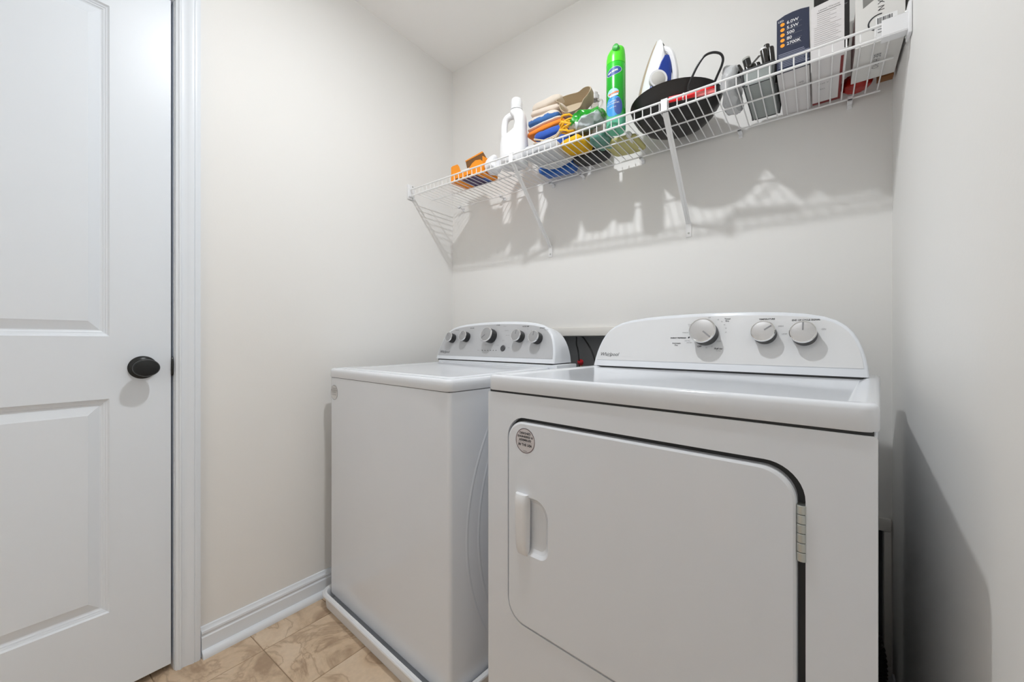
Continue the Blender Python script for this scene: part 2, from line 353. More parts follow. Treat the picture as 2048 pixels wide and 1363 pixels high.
# ------------------------------------------------------------------ washer and dryer
HALF = [(1.0, 0.0), (0.993, 0.14), (0.982, 0.27), (0.966, 0.40), (0.945, 0.52), (0.918, 0.63), (0.88, 0.73), (0.83, 0.81), (0.76, 0.875), (0.66, 0.925), (0.52, 0.962), (0.35, 0.985), (0.17, 0.997)]
def arch(cx, hw, zb, h, inset=0.0, binset=0.0):
    pts = []
    s_ = (hw-inset)/hw; hh = h-inset-binset
    half = [(cx+(hw-inset)*a, zb+binset+hh*c) for a, c in HALF]
    return half+[(cx, zb+binset+hh)]+[(2*cx-x, z) for x, z in reversed(half)]
class Machine:
    def __init__(s, name, label, FL, FR, top, panel_mat):
        s.FL, s.FR = Vector((*FL, 0)), Vector((*FR, 0)); s.W = (s.FR-s.FL).length; s.top = top
        s.ang = math.atan2(s.FR.y-s.FL.y, s.FR.x-s.FL.x)
        s.o = thing(name, label, 'appliance', s.FL, s.ang)
        s.w = (s.FR-s.FL).normalized(); s.d = Vector((-s.w.y, s.w.x, 0)); s.pm = panel_mat
    def local(s, p): v = p-s.FL; return Vector((v.dot(s.w), v.dot(s.d), v.z))
    def front(s, px, py, dep=0.0): v = s.local(on_plane(px, py, s.FL+s.d*dep, s.d)); return v.x, v.z
    def con(s, px, py):                                   # pixel -> (x,z) on the tilted console face
        n = (s.d-Vector((0, 0, s.k))).normalized()
        v = s.local(on_plane(px, py, s.FL+s.d*s.cy+Vector((0, 0, s.zb)), n)); return v.x, v.z
    def console(s, cx, hw, zb, h, cy, depth, k, rim, bott):
        s.zb, s.cy, s.k = zb, cy, k
        s.face = lambda x, z, e=0.0: Vector((x, cy+k*(z-zb)-e, z))
        P = arch(cx, hw, zb, h); secs = []
        sh = lambda q, e: [(cx+(x-cx)*(1-e/hw), zb+(z-zb)*(1-e/h)) for x, z in q]
        for e, dy in ((0.0045, 0.0), (0.0015, 0.0015), (0, 0.005)): secs.append([Vector((x, cy+k*(z-zb)+dy, z)) for x, z in sh(P, e)])
        for t in (0.5, 1.0): secs.append([Vector((x, cy+(1-t)*(k*(z-zb)+0.005)+t*depth*(1-0.22*((z-zb)/h)**2), z)) for x, z in sh(P, 0.012*t)])
        B().loft(secs).out('console', M_ENAMEL, s.o, angle=40)
        Q = arch(cx, hw, zb, h, rim, bott)
        pb = B(); pb.loft([[s.face(x, z, -0.001) for x, z in Q], [s.face(x, z, 0.0012) for x, z in Q]])
        s.panel = pb.out('control_panel', s.pm, s.o, angle=40)
        B().box(cx-hw+0.012, cx+hw-0.012, cy+0.004, cy+depth-0.01, zb-0.006, zb+0.002).out('console_gasket', M_DARK, s.o, smooth=False)
        s.n = Vector((0, -1, k)).normalized()
    def knob(s, cap, r, h, ptr, capm):
        x, z = cap                                        # where the cap shows; its foot lies straight behind it
        top = Vector((x, s.cy+s.k*(z-s.zb)-h*0.80, z)); base = top-s.n*h
        # drop the foot onto the face
        base += Vector((0, (s.cy+s.k*(base.z-s.zb))-base.y, 0))
        mt = axis_m(base, s.n, (1, 0, 0))
        kb = B().lathe([(0, 0), (r*0.93, 0), (r*0.97, h*0.15), (r*0.95, h*0.82), (r*0.97, h*0.86)], 40, mt).out('knob', M_BLACKP, s.o)
        B().lathe([(r*0.80, h*0.84), (r, h*0.86), (r*1.0, h*0.93), (r*0.95, h*0.985), (r*0.90, h*0.99), (r*0.88, h*0.955), (r*0.80, h*0.95)], 40, mt).out('knob_ring', M_CHROME, kb)
        B().lathe([(0, h*0.90), (r*0.89, h*0.90), (r*0.885, h*0.962), (r*0.6, h*0.985), (0, h*1.0)], 40, mt).out('knob_cap', capm, kb)
        a = R(ptr); u = Vector((math.cos(a), math.sin(a), 0)); v = Vector((-u.y, u.x, 0)); q = B()
        q.bar(mt @ (u*r*0.15+Vector((0, 0, h))), mt @ (u*r*0.84+Vector((0, 0, h*0.985))), (mt.to_3x3() @ v)*r*0.055, s.n*h*0.02)
        q.out('pointer', M_INKG, kb, smooth=False)
    def prints(s, name, lst, m):                          # each word its own flat print
        for it in lst: flat2d(name, [it], lambda x, z: s.face(x, z, 0.0016), m, s.panel)
    def logo(s, x, z, size):
        L = [T('Whirlpool', size, x, z, shear=0.25, bold=size*0.003)]
        L.append(ring2(x-size*0.10, z+size*0.02, size*0.40, size*0.44, 28, sx=1.25, sy=1.0, a0=200, a1=340, rt=-8))
        flat2d('logo', L, lambda x, z: s.face(x, z, 0.0016), M_INK, s.panel)

# ---- dryer
DR = Machine('clothes_dryer', 'white front-loading clothes dryer with side-hinged door beside the right wall', (-0.671, 0.786), (0.064, 0.718), 0.9155, M_SILVER)
W, D = DR.W, 0.655
o = DR.o
B().box(0.001, W-0.001, 0.016, D, 0.022, 0.872, bev=0.004, seg=2).out('cabinet', M_ENAMEL, o)
for x in (0.05, W-0.05):
    for y in (0.08, D-0.06): B().lathe([(0, 0.001), (0.022, 0.001), (0.022, 0.008), (0.009, 0.012), (0.009, 0.024), (0, 0.024)], 16, Matrix.Translation((x, y, 0))).out('foot', M_BLACKP, o)
dx0, dx1, dz0, dz1 = 0.070, 0.6600, 0.331, 0.8175
outer = rrect(0, W, 0.024, 0.8725, 0.004, 3); inner = rrect(dx0-0.002, dx1+0.0, dz0-0.003, dz1+0.001, 0.052, 10)
fp = B().holed(outer, inner, 'xz', 0.0, 0.0155)
fp.out('front_panel', M_ENAMEL, o, angle=30)
B().prism(rrect(dx0-0.01, dx1+0.01, dz0-0.012, dz1+0.01, 0.06), 'xz', 0.0145, 0.0158).out('door_seal', M_DARK, o, smooth=False)
# door skin with the grip recess pressed into it
hx0, hx1, hz0, hz1 = 0.139, 0.193, 0.502, 0.637
dor = B(); ox0, ox1, oz0, oz1 = dx0+0.0005, dx1-0.0105, dz0+0.0002, dz1-0.0085
O = rrect(ox0, ox1, oz0, oz1, 0.046, 10)
Oin = [(x+(0.004 if x < 0.36 else -0.004)*0, z) for x, z in O]
def shrink(P, e):
    cx, cz = (ox0+ox1)/2, (oz0+oz1)/2; a, c = (ox1-ox0)/2, (oz1-oz0)/2
    return [(cx+(x-cx)*(1-e/a), cz+(z-cz)*(1-e/c)) for x, z in P]
dor.loft([[Vector((x, 0.0150, z)) for x, z in O], [Vector((x, 0.003, z)) for x, z in O], [Vector((x, -0.0005, z)) for x, z in shrink(O, 0.0012)], [Vector((x, -0.0022, z)) for x, z in shrink(O, 0.0045)]], cap=False)
fr = shrink(O, 0.0045); Hh = rrect(hx0-0.034, hx1, hz0, hz1, (0.004, 0.026, 0.04, 0.004), 8)
es = []
for lp_ in (fr, Hh):
    v = [dor.bm.verts.new((x, -0.0022, z)) for x, z in lp_]; es += [dor.bm.edges.new((v[i], v[(i+1) % len(v)])) for i in range(len(v))]
bmesh.ops.triangle_fill(dor.bm, edges=es, use_beauty=True)
hc = ((hx0-0.034+hx1)/2, (hz0+hz1)/2)
hs = lambda e: [(hc[0]+(x-hc[0])*(1-e/0.045), hc[1]+(z-hc[1])*(1-e/0.068)) for x, z in Hh]
dor.loft([[Vector((x, y, z)) for x, z in hs(e)] for e, y in ((0, -0.0022), (0.0015, -0.0012), (0.007, 0.0045), (0.014, 0.0085), (0.026, 0.0105))], cap=False)
dor.bm.faces.new([dor.bm.verts.new((x, 0.0105, z)) for x, z in hs(0.026)])
bmesh.ops.remove_doubles(dor.bm, verts=dor.bm.verts, dist=0.00005)
dd = dor.out('door', M_ENAMEL, o, angle=14)
# grip bar standing proud at the left of the recess
gp = [(0.000, -0.0022), (0.001, -0.010), (0.005, -0.0155), (0.012, -0.0175), (0.026, -0.0175), (0.033, -0.0155), (0.0365, -0.010), (0.0365, 0.004), (0.0315, 0.004), (0.0315, -0.0022)]
g0 = 0.100; B().loft([[Vector((g0+0.018+(x-0.018)*sx, -0.0022+(y+0.0022)*sy, z)) for x, y in gp] for z, sx, sy in ((hz0-0.004, 0.80, 0.10), (hz0+0.010, 0.97, 0.62), (hz0+0.03, 1, 0.80), (hz1-0.02, 1, 1.0), (hz1-0.003, 1, 1.0), (hz1+0.0045, 0.97, 0.75))]).out('grip', M_PLASTIC, dd, angle=45)
# hinge with knuckles, one up and one down the right edge
for za, zb in ((0.678, 0.7605), (0.385, 0.4675)):
    hg = B().box(dx1-0.012, dx1+0.0025, 0.004, 0.0145, za+0.001, zb-0.001).out('hinge', M_STEEL, o, smooth=False)
    for i in range(6):
        q = (zb-za)/6; B().lathe([(0, 0.0004), (0.0055, 0.0004), (0.006, 0.001), (0.006, q-0.001), (0.0055, q-0.0004), (0, q-0.0004)], 14, Matrix.Translation((dx1-0.0050, 0.0015, za+q*i))).out('hinge_knuckle', M_STEEL, hg)
# round sticker
st = flat2d('sticker', [disc2(0.126, 0.7665, 0.0285, 0.0285)], lambda x, z: Vector((x, -0.0026, z)), mat('clear sticker', (0.62, 0.585, 0.59, 1), 0.45), dd)
flat2d('sticker_ring', [ring2(0.126, 0.7665, 0.0276, 0.0290), rect2(0.104, 0.148, 0.7625, 0.7629)], lambda x, z: Vector((x, -0.0029, z)), mat('sticker maroon', (0.10, 0.045, 0.05, 1), 0.5), st)
flat2d('sticker_text', [T('DESIGNED', 0.0072, 0.126, 0.7835, bold=0.0002), T('ENGINEERED &', 0.0068, 0.126, 0.7755, bold=0.0002), T('ASSEMBLED', 0.0072, 0.126, 0.7675, bold=0.0002), T('IN THE USA', 0.0078, 0.126, 0.7565, bold=0.0003), T('whirlpool', 0.003, 0.126, 0.7425)], lambda x, z: Vector((x, -0.0030, z)), M_INK, st)
# top with a raised rolled rim
tp = B(); TT = DR.top
def rr3(e, z, r=0.02): return [Vector((x, y, z)) for x, y in rrect(-0.002+e, W+0.002-e, -0.003+e, D-e, max(0.004, r-e*0.5), 5)]
tp.loft([rr3(0.0015, 0.8775), rr3(0, 0.880), rr3(0, TT-0.009), rr3(0.0012, TT-0.0035), rr3(0.0045, TT-0.0005), rr3(0.010, TT), rr3(0.022, TT-0.0002), rr3(0.030, TT-0.0035), rr3(0.034, TT-0.0042)])
tp.out('top', M_ENAMEL, o, angle=50)
B().box(0.004, W-0.004, 0.004, D-0.004, 0.870, 0.8785).out('top_seam', M_DARK, o, smooth=False)
DR.console(W/2-0.006, 0.359, 0.9165, 0.166, 0.504, 0.138, 0.29, 0.010, 0.020)
for cap, r, h, pt in (((1413, 660), 0.0365, 0.044, -40), ((1531, 661.5), 0.0285, 0.036, 38), ((1609.5, 663), 0.0285, 0.036, 90)):
    DR.knob(DR.con(*cap), r, h, pt, M_KNOB)
DR.logo(*DR.con(1219, 708), 0.0165)
c = DR.con
DR.prints('panel_text', [T('TEMPERATURE', 0.0056, *c(1534, 638), bold=0.00015), T('END OF CYCLE SIGNAL', 0.0056, *c(1612, 639.5), bold=0.00015), T('Timed\nDry', 0.006, *c(1455, 639.5), bold=0.0001), T('Automatic\nDry', 0.006, *c(1353, 688), bold=0.0001),
  T('ENERGY PREFERRED', 0.0052, *c(1357, 675.5), bold=0.0002), T('OFF', 0.0066, *c(1399, 692.5), bold=0.0002), T('Fluff Air', 0.0066, *c(1437, 697), bold=0.0001), disc2(*c(1378, 674.5), 0.0030, 0.0022, 12, 1, rt=30)], M_INK)
DR.prints('fine_text', [T('MORE DRY', 0.004, *c(1372, 665)), T('Very Dry', 0.004, *c(1375, 681)), T('LESS DRY', 0.004, *c(1379, 685)), T('Wrinkle\nShield', 0.0042, *c(1381, 650)), T('OFF', 0.004, *c(1419, 635)), T('60', 0.004, *c(1437, 639)), T('50', 0.004, *c(1444, 643)), T('40', 0.004, *c(1449, 649)), T('30', 0.004, *c(1452, 656)), T('20', 0.004, *c(1452, 664)), T('COOL', 0.004, *c(1438, 682)), T('10', 0.004, *c(1424, 692.5)), T('20', 0.004, *c(1413, 695)), T('No Heat', 0.0036, *c(1437, 701)), T('HIGH', 0.0048, *c(1562, 652)), T('LOW', 0.0048, *c(1569, 667.5)), T('ON', 0.0055, *c(1648, 658))], M_INKG)

# ---- washer
WA = Machine('washing_machine', 'white top-loading washing machine standing in a drain pan', (-1.484, 0.810), (-0.780, 0.755), 0.8970, M_GREYP)
W, D = WA.W, 0.645; o = WA.o; TT = WA.top
vert = lambda e: abs(e.verts[0].co.z-e.verts[1].co.z) > 0.3
B().box(0, W, 0, D, 0.045, 0.8615, bev=0.012, seg=4, filt=vert).out('cabinet', M_ENAMEL, o, angle=40)
for x in (0.06, W-0.06):
    for y in (0.06, D-0.06): B().lathe([(0, 0.0125), (0.022, 0.0125), (0.022, 0.02), (0.009, 0.024), (0.009, 0.047), (0, 0.047)], 16, Matrix.Translation((x, y, 0))).out('foot', M_BLACKP, o)
# long bowed beads pressed into the side panel
for off, r in ((0.0, 0.014), (0.045, 0.014)):
    B().tube([(W-0.0130, 0.062+off+0.105*((t-0.5)*2)**2, 0.10+0.68*t) for t in [i/24 for i in range(25)]], r, 40).out('side_bead', M_ENAMEL, o)
B().box(0.004, W-0.004, 0.004, D-0.004, 0.858, 0.8665).out('top_seam', M_DARK, o, smooth=False)
tp = B()
def rr4(e, z, r=0.022, y1=None): return [Vector((x, y, z)) for x, y in rrect(-0.003+e, W+0.003-e, -0.005+e, (D-e) if y1 is None else y1, max(0.005, r-e*0.4), 6)]
tp.loft([rr4(0.002, 0.8635), rr4(0, 0.866), rr4(0, TT-0.010), rr4(0.002, TT-0.003), rr4(0.007, TT), rr4(0.016, TT), rr4(0.026, TT-0.003)])
tp.out('top', M_ENAMEL, o, angle=50)
ld = B()
def rr5(e, z): return [Vector((x, y, z+0.008*max(0, (y-0.05))/0.5)) for x, y in rrect(0.035+e, W-0.035-e, 0.035+e, 0.505-e, 0.02, 6)]
ld.loft([rr5(0, TT-0.006), rr5(0, TT-0.003), rr5(0.003, TT), rr5(0.02, TT), rr5(0.05, TT-0.002), rr5(0.055, TT-0.0022)]).out('lid', M_ENAMEL, o, angle=50)
ZBW = 0.9170
B().box(0.012, W-0.012, 0.508, D-0.004, TT-0.008, ZBW-0.004, bev=0.004).out('rear_deck', M_ENAMEL, o)
WA.console(W/2-0.014, 0.345, ZBW, 0.165, 0.506, 0.128, 0.29, 0.011, 0.017)
for cap, r, h, pt in (((907.5, 673), 0.0225, 0.032, 120), ((935, 670.5), 0.0235, 0.032, 110), ((985, 667.5), 0.0315, 0.040, 215), ((1042, 669), 0.0245, 0.034, 90), ((1077, 672), 0.0245, 0.034, 90)):
    WA.knob(WA.con(*cap), r, h, pt, M_KNOBG)
bx, bz = WA.con(1006.5, 696)
B().lathe([(0, 0), (0.0125, 0), (0.0125, 0.003), (0.0108, 0.0045), (0, 0.0045)], 24, axis_m(WA.face(bx, bz, 0.001), WA.n)).out('start_button', mat('dark grey button', (0.07, 0.07, 0.075, 1), 0.4), o)
WA.logo(*WA.con(890, 703), 0.0165)
c = WA.con
WA.prints('panel_text', [T('LOAD SIZE', 0.0055, *c(915, 660)), T('SOIL LEVEL', 0.0055, *c(945, 656), bold=0.0001), T('CYCLES', 0.006, *c(997, 650), bold=0.0001), T('WATER TEMP', 0.0058, *c(1052, 652.5), bold=0.0001), T('OPTIONS', 0.0058, *c(1085, 655.5), bold=0.0001)]+
  [disc2(*c(x, 700.3), 0.0024, 0.0019, 8, 1) for x in (965, 970.5, 976, 981.5, 987, 992.5)], M_INK)
WA.prints('fine_text', [T('Rinse', 0.0046, *c(964, 671)), T('Delicate', 0.0046, *c(964, 681)), T('Soak', 0.0046, *c(972, 689)), T('Normal', 0.0046, *c(1010, 652)), T('Heavy Duty', 0.0046, *c(1014, 660.5)), T('Bulky Items', 0.0046, *c(1016, 670)), T('Casual', 0.0046, *c(1007, 680.5)), T('Colors', 0.0046, *c(996, 690)), T('Hot', 0.0046, *c(1056, 657.5)), T('Warm', 0.0046, *c(1065, 661)), T('Cold', 0.0046, *c(1055, 683)), T('Start', 0.0046, *c(1018, 695)), T('Extra Rinse', 0.0046, *c(1093, 659)), T('Done', 0.0046, *c(957, 700))], M_INKG)
sx_, sz_ = 0.034, 0.8065
st = flat2d('sticker', [disc2(sx_, sz_, 0.0275, 0.0275)], lambda x, z: Vector((x, -0.0004, z)), mat('clear sticker grey', (0.62, 0.615, 0.61, 1), 0.4), o)
flat2d('sticker_text', [ring2(sx_, sz_, 0.0262, 0.0275)]+[T(t_, 0.0066, sx_, sz_+dz_) for t_, dz_ in (('DESIGNED', 0.015), ('ENGINEERED &', 0.008), ('ASSEMBLED', 0.001), ('IN THE USA', -0.008))], lambda x, z: Vector((x, -0.0007, z)), M_INKG, st)

# ---- drain pan (W, D are still the washer's)
PN = thing('drain_pan', 'shallow white plastic drain pan under the washing machine', 'pan', WA.FL, WA.ang)
pn = B()
def pr(e, z): return [Vector((x, y, z)) for x, y in rrect(-0.026+e, W+0.024-e, -0.034+e, D+0.03-e, max(0.03, 0.05-e), 6)]
pn.loft([pr(0.012, 0.001), pr(0.008, 0.042), pr(-0.001, 0.047), pr(-0.002, 0.052), pr(0.000, 0.0555), pr(0.003, 0.0555), pr(0.007, 0.0525), pr(0.0105, 0.0525), pr(0.0135, 0.0555), pr(0.016, 0.052), pr(0.018, 0.012)])
pn.out('tray', M_PAN, PN, angle=50)

# ------------------------------------------------------------------ recessed outlet box, hoses, vent box behind the machines
ob = thing('outlet_box', 'recessed washer outlet box with shade-grey inside and white ledge trim on back wall', 'outlet box', ((HX0+HX1)/2, YB, HZ0))
M_BOXG = mat('shade grey box plastic', (0.24, 0.245, 0.25, 1), 0.55)  # shade inside the recess is put into this mid-grey
hw, hh = (HX1-HX0)/2, HZ1-HZ0
b = B(); b.box(-hw, hw, 0.085, 0.09, 0, hh); b.box(-hw, -hw+0.004, 0, 0.085, 0, hh); b.box(hw-0.004, hw, 0, 0.085, 0, hh); b.box(-hw+0.004, hw-0.004, 0, 0.085, 0, 0.004); b.box(-hw+0.004, hw-0.004, 0, 0.085, hh-0.004, hh)
b.out('box_shell', M_BOXG, ob, smooth=False)
M_CREAM = mat('cream trim', (0.72, 0.70, 0.665, 1), 0.45)
b = B(); b.box(-hw-0.028, hw+0.028, -0.016, -0.0002, hh-0.001, hh+0.036, bev=0.004); b.box(-hw-0.028, -hw+0.002, -0.012, -0.0002, -0.03, hh-0.001, bev=0.003); b.box(hw-0.002, hw+0.028, -0.012, -0.0002, -0.03, hh-0.001, bev=0.003); b.box(-hw+0.002, hw-0.002, -0.012, -0.0002, -0.03, 0.002, bev=0.003)
b.out('frame', M_CREAM, ob)
rx = at_y(1163, 722, YB+0.045).x-ob.location.x; rz_ = at_y(1163, 722, YB+0.045).z-HZ0
va = B().lathe([(0, 0), (0.011, 0), (0.011, 0.03), (0.008, 0.036), (0.008, rz_-0.01), (0, rz_-0.01)], 16, Matrix.Translation((rx-0.004, 0.045, 0.003))).out('valve', mat('brass', (0.55, 0.42, 0.25, 1), 0.35, metal=0.8), ob)
B().lathe([(0, 0), (0.011, 0), (0.0135, 0.004), (0.0125, 0.009), (0.0135, 0.014), (0.011, 0.018), (0, 0.018)], 12, axis_m((rx-0.004, 0.043, rz_-0.012), (0.25, -0.5, 0.9))).out('valve_handle', mat('red plastic', (0.42, 0.012, 0.02, 1), 0.4), va)
def wire_px(pts, y): return [at_y(px, py, y) for px, py in pts]
def smooth_path(P, n=6):
    P = [Vector(p) for p in P]; out = []
    for i in range(len(P)-1):
        a, b_, c_, d_ = P[max(i-1, 0)], P[i], P[i+1], P[min(i+2, len(P)-1)]
        for k in range(n):
            t = k/n; out.append(0.5*((2*b_)+(c_-a)*t+(2*a-5*b_+4*c_-d_)*t*t+(3*b_-a-3*c_+d_)*t**3))
    return out+[P[-1]]
M_CORD = mat('black cord', (0.012, 0.012, 0.012, 1), 0.5)
tag(B().tube(smooth_path(wire_px([(1152, 668), (1153, 676), (1153, 688), (1156, 700), (1158, 718), (1159, 745)], YB+0.03)), 0.0028, 6).out('power_cord', M_CORD), 'short black cord hanging inside the outlet box, left one', 'cord', 'black cords behind the machines')
tag(B().tube(smooth_path(wire_px([(1158, 671), (1166, 674), (1174, 685), (1182, 699), (1188, 714), (1193, 735)], YB+0.02)), 0.0032, 6).out('power_cord', M_CORD), 'longer black cord arching from outlet box down behind the dryer console', 'cord', 'black cords behind the machines')
vb = thing('vent_box', 'recessed dryer vent box with trim on back wall, low behind the dryer', 'vent box', ((VX0+VX1)/2, YB, VZ0))
hw, hh = (VX1-VX0)/2, VZ1-VZ0
b = B(); b.box(-hw, hw, 0.085, 0.09, 0, hh); b.box(-hw, -hw+0.004, 0, 0.085, 0, hh); b.box(hw-0.004, hw, 0, 0.085, 0, hh); b.box(-hw+0.004, hw-0.004, 0, 0.085, 0, 0.004); b.box(-hw+0.004, hw-0.004, 0, 0.085, hh-0.004, hh)
b.out('box_shell', M_BOXG, vb, smooth=False)
b = B(); b.box(-hw-0.014, hw+0.014, -0.014, -0.0002, hh-0.001, hh+0.036, bev=0.005); b.box(-hw-0.014, -hw+0.002, -0.010, -0.0002, -0.005, hh-0.001, bev=0.003); b.box(hw-0.002, hw+0.014, -0.010, -0.0002, -0.005, hh-0.001, bev=0.003)
b.out('frame', M_CREAM, vb)
# ribbed black vent hose curling out of the dryer's back near the floor
pth = smooth_path([(0.065, 1.43, 0.075), (0.10, 1.455, 0.07), (0.112, 1.475, 0.10), (0.105, 1.49, 0.17), (0.07, 1.50, 0.24), (0.02, 1.545, 0.27)], 14)
tag(B().tube(pth, [0.037+0.003*(i % 2) for i in range(len(pth))], 14).out('vent_hose', mat('black ribbed hose', (0.02, 0.02, 0.021, 1), 0.4)), 'black ribbed hose low behind the dryer in the right corner', 'hose')

# ------------------------------------------------------------------ wire shelf on the back wall
SF, SB, SZ, SLIP = 1.250, 1.508, 1.6985, 1.7225      # front rail, back rail, deck height, lip height
sh = thing('wire_shelf', 'long white wire shelf with upturned front lip on back wall', 'shelf', (0, 0, SZ))
X0, X1 = XL+0.012, XR-0.012
def rail(name, y, z, r, x0=X0, x1=X1): return B().tube([(x0, y, z), (x1, y, z)], r, 10).out(name, M_WIRE, sh)
rail('front_rail', SF, -0.0035, 0.0032); rail('lip_rail', SF-0.003, SLIP-SZ, 0.0032)
rail('middle_rail', 1.352, -0.0042, 0.0024, X0+0.03, X1-0.006); rail('back_rail', SB, -0.0042, 0.0028, X0+0.05, X1-0.016)
wp = smooth_path([(0, SB+0.012, 0), (0, 1.40, 0), (0, SF+0.008, 0), (0, SF+0.0015, 0.0015), (0, SF-0.0005, 0.008), (0, SF-0.002, SLIP-SZ)], 4)
wb = B().tube(wp, 0.0017, 6); proto = None
n_w = int((X1-X0-0.03)/0.0258)
for i in range(n_w+1):
    if proto is None: wv = proto = wb.out('wire', M_WIRE, sh)
    else: wv = proto.copy(); COL.objects.link(wv)
    wv.location = (X1-0.022-0.0258*i, 0, 0)
for x in (-1.48, -1.207, -0.931, -0.783, -0.531, -0.204, 0.0743):
    b = B(); b.box(x-0.006, x+0.006, SB-0.006, YB-0.0005, -0.012, -0.007, bev=0.001, seg=1); b.box(x-0.006, x+0.006, YB-0.006, YB-0.0005, -0.022, -0.007, bev=0.001, seg=1); b.box(x-0.006, x+0.006, SB-0.006, SB-0.003, -0.012, 0.000); b.tube([(x, YB-0.007, -0.016), (x, YB-0.004, -0.016)], 0.003, 8)
    b.out('wall_clip', M_PLASTIC, sh)
def brace(x, label):
    t = thing('shelf_brace', label, 'bracket', (x, YB, 1.39), 0, 'diagonal shelf braces')
    p, q = Vector((0, -0.004, 0.030)), Vector((0, SF-YB+0.006, SZ-1.39-0.006))
    dr = (q-p).normalized(); nn = Vector((1, 0, 0)).cross(dr)
    b = B(); b.bar(p, q, (0.0085, 0, 0), nn*0.0010); b.bar(p, q, (0.0010, 0, 0), nn*0.004)
    b.xf(Matrix()); b.out('strut', M_WIRE, t, smooth=False)
    b = B(); b.box(-0.0095, 0.0095, -0.003, -0.0004, -0.018, 0.034, bev=0.001, seg=1); b.out('foot_plate', M_WIRE, t)
    B().lathe([(0, 0), (0.0035, 0), (0.003, 0.0015), (0, 0.002)], 12, axis_m((0, -0.003, -0.004), (0, -1, 0))).out('screw', M_STEEL, t)
    b = B(); z = SZ-1.39; y = SF-YB
    b.box(-0.0095, 0.0095, y-0.0085, y-0.0063, z-0.008, z+0.026, bev=0.0006, seg=1); b.box(-0.0095, 0.0095, y-0.0063, y+0.004, z+0.0278, z+0.0295)
    b.out('hook', M_WIRE, t)
brace(-0.947, 'white diagonal shelf brace under the white jug and towels'); brace(-0.368, 'white diagonal shelf brace under the black wok')
def end_bracket(xw, sgn, label):
    t = thing('shelf_end_bracket', label, 'bracket', (xw, SF, SZ), 0, 'shelf end brackets on the side walls')
    b = B(); b.box(*sorted((sgn*0.0005, sgn*0.007)), -0.016, 0.024, -0.020, 0.050, bev=0.002); b.out('wall_plate', M_PLASTIC, t)
    b = B(); L = sgn*(0.016 if sgn > 0 else 0.050)
    b.box(*sorted((sgn*0.006, L)), -0.0115, -0.0075, -0.008, 0.0295, bev=0.001, seg=1); b.box(*sorted((sgn*0.006, L)), -0.0115, 0.012, -0.0105, -0.008, bev=0.001, seg=1)
    b.out('cradle', M_PLASTIC, t)
    for dz_ in (-0.013, 0.043): B().lathe([(0, 0), (0.004, 0), (0.003, 0.002), (0, 0.0025)], 12, axis_m((sgn*0.007, 0.012, dz_), (sgn, 0, 0))).out('screw', M_STEEL, t)
end_bracket(XL, 1, 'white plastic shelf end bracket on left wall, near the corner'); end_bracket(XR, -1, 'white plastic shelf end bracket on right wall, by the white box')

# ------------------------------------------------------------------ things on the shelf (deck top at DK)
DK = SZ+0.0022
# --- orange carton, its lid torn open
M_OR = mat('orange carton', srgb(244, 150, 26), 0.5, var=0.06, vscale=30); M_BROWN = mat('brown card', srgb(120, 82, 44), 0.8); M_PURP = mat('purple print', srgb(88, 66, 110), 0.45, var=0.5, vscale=22)
ca = thing('dryer_sheet_box', 'small orange carton of dryer sheets with its lid torn open', 'box', (-1.300, 1.268, DK), R(-1))
cw, cd_, ch = 0.188, 0.098, 0.070
front = [(0, 0), (cw, 0), (cw, 0.046), (cw-0.012, 0.058), (cw-0.040, 0.062), (cw-0.060, 0.054), (cw-0.080, 0.036), (0.062, 0.034), (0.050, 0.062), (0.040, 0.074), (0.008, 0.074), (0, 0.071)]
B().prism(front, 'xz', 0, 0.0015).out('front_panel', M_OR, ca, smooth=False)
b = B(); b.box(0, 0.0015, 0.0015, cd_, 0, ch); b.box(cw-0.0015, cw, 0.0015, cd_, 0, ch); b.box(0.0015, cw-0.0015, cd_-0.0015, cd_, 0, 0.091); b.box(0.0015, cw-0.0015, 0.0015, cd_-0.0015, 0.0004, 0.0015)
b.out('carton_walls', M_OR, ca, smooth=False)
fl0, fl1 = [(0.006, cd_-0.001, 0.090), (0.138, cd_-0.001, 0.090)], [(-0.012, cd_+0.006, 0.136), (0.098, cd_+0.006, 0.148)]
fq = lambda p, q: [Vector(p), Vector(q), Vector(q)+Vector((0, 0.0016, 0.0004)), Vector(p)+Vector((0, 0.0016, 0.0004))]
B().loft([fq(*fl0), fq(*fl1)]).out('lid_flap', M_BROWN, ca, smooth=False)
B().loft([fq((-0.012, cd_+0.0062, 0.1365), (0.098, cd_+0.0062, 0.1485)), fq((-0.018, cd_+0.0075, 0.142), (0.090, cd_+0.0075, 0.156))]).out('flap_edge', M_OR, ca, smooth=False)
B().box(0.008, cw-0.008, 0.006, cd_-0.014, 0.003, ch*0.66, bev=0.004).out('sheet_stack', mat('white sheets', (0.75, 0.75, 0.74, 1), 0.9), ca)
bt = lambda x, y: Vector((x, y, -0.0002))
flat2d('base_print', [rect2(0.055, 0.150, 0.004, cd_-0.004)], bt, M_PURP, ca)
flat2d('base_print', [rect2(0.135, 0.166, 0.045, cd_-0.004)], lambda x, y: Vector((x, y, -0.0005)), mat('blue print', srgb(58, 84, 150), 0.45), ca)
for i in range(4): flat2d('base_print', [rect2(0.060+0.019*i, 0.064+0.019*i, 0.006, cd_-0.006, -6)], lambda x, y: Vector((x, y, -0.0006)), mat('plum print', srgb(48, 36, 60), 0.45), ca)
for it in (rect2(0.030, 0.048, 0.008, 0.013), rect2(0.058, 0.066, 0.008, 0.012), rect2(0.090, 0.12, 0.008, 0.012)): flat2d('front_print', [it], lambda x, z: Vector((x, -0.0004, z)), M_INK, ca)
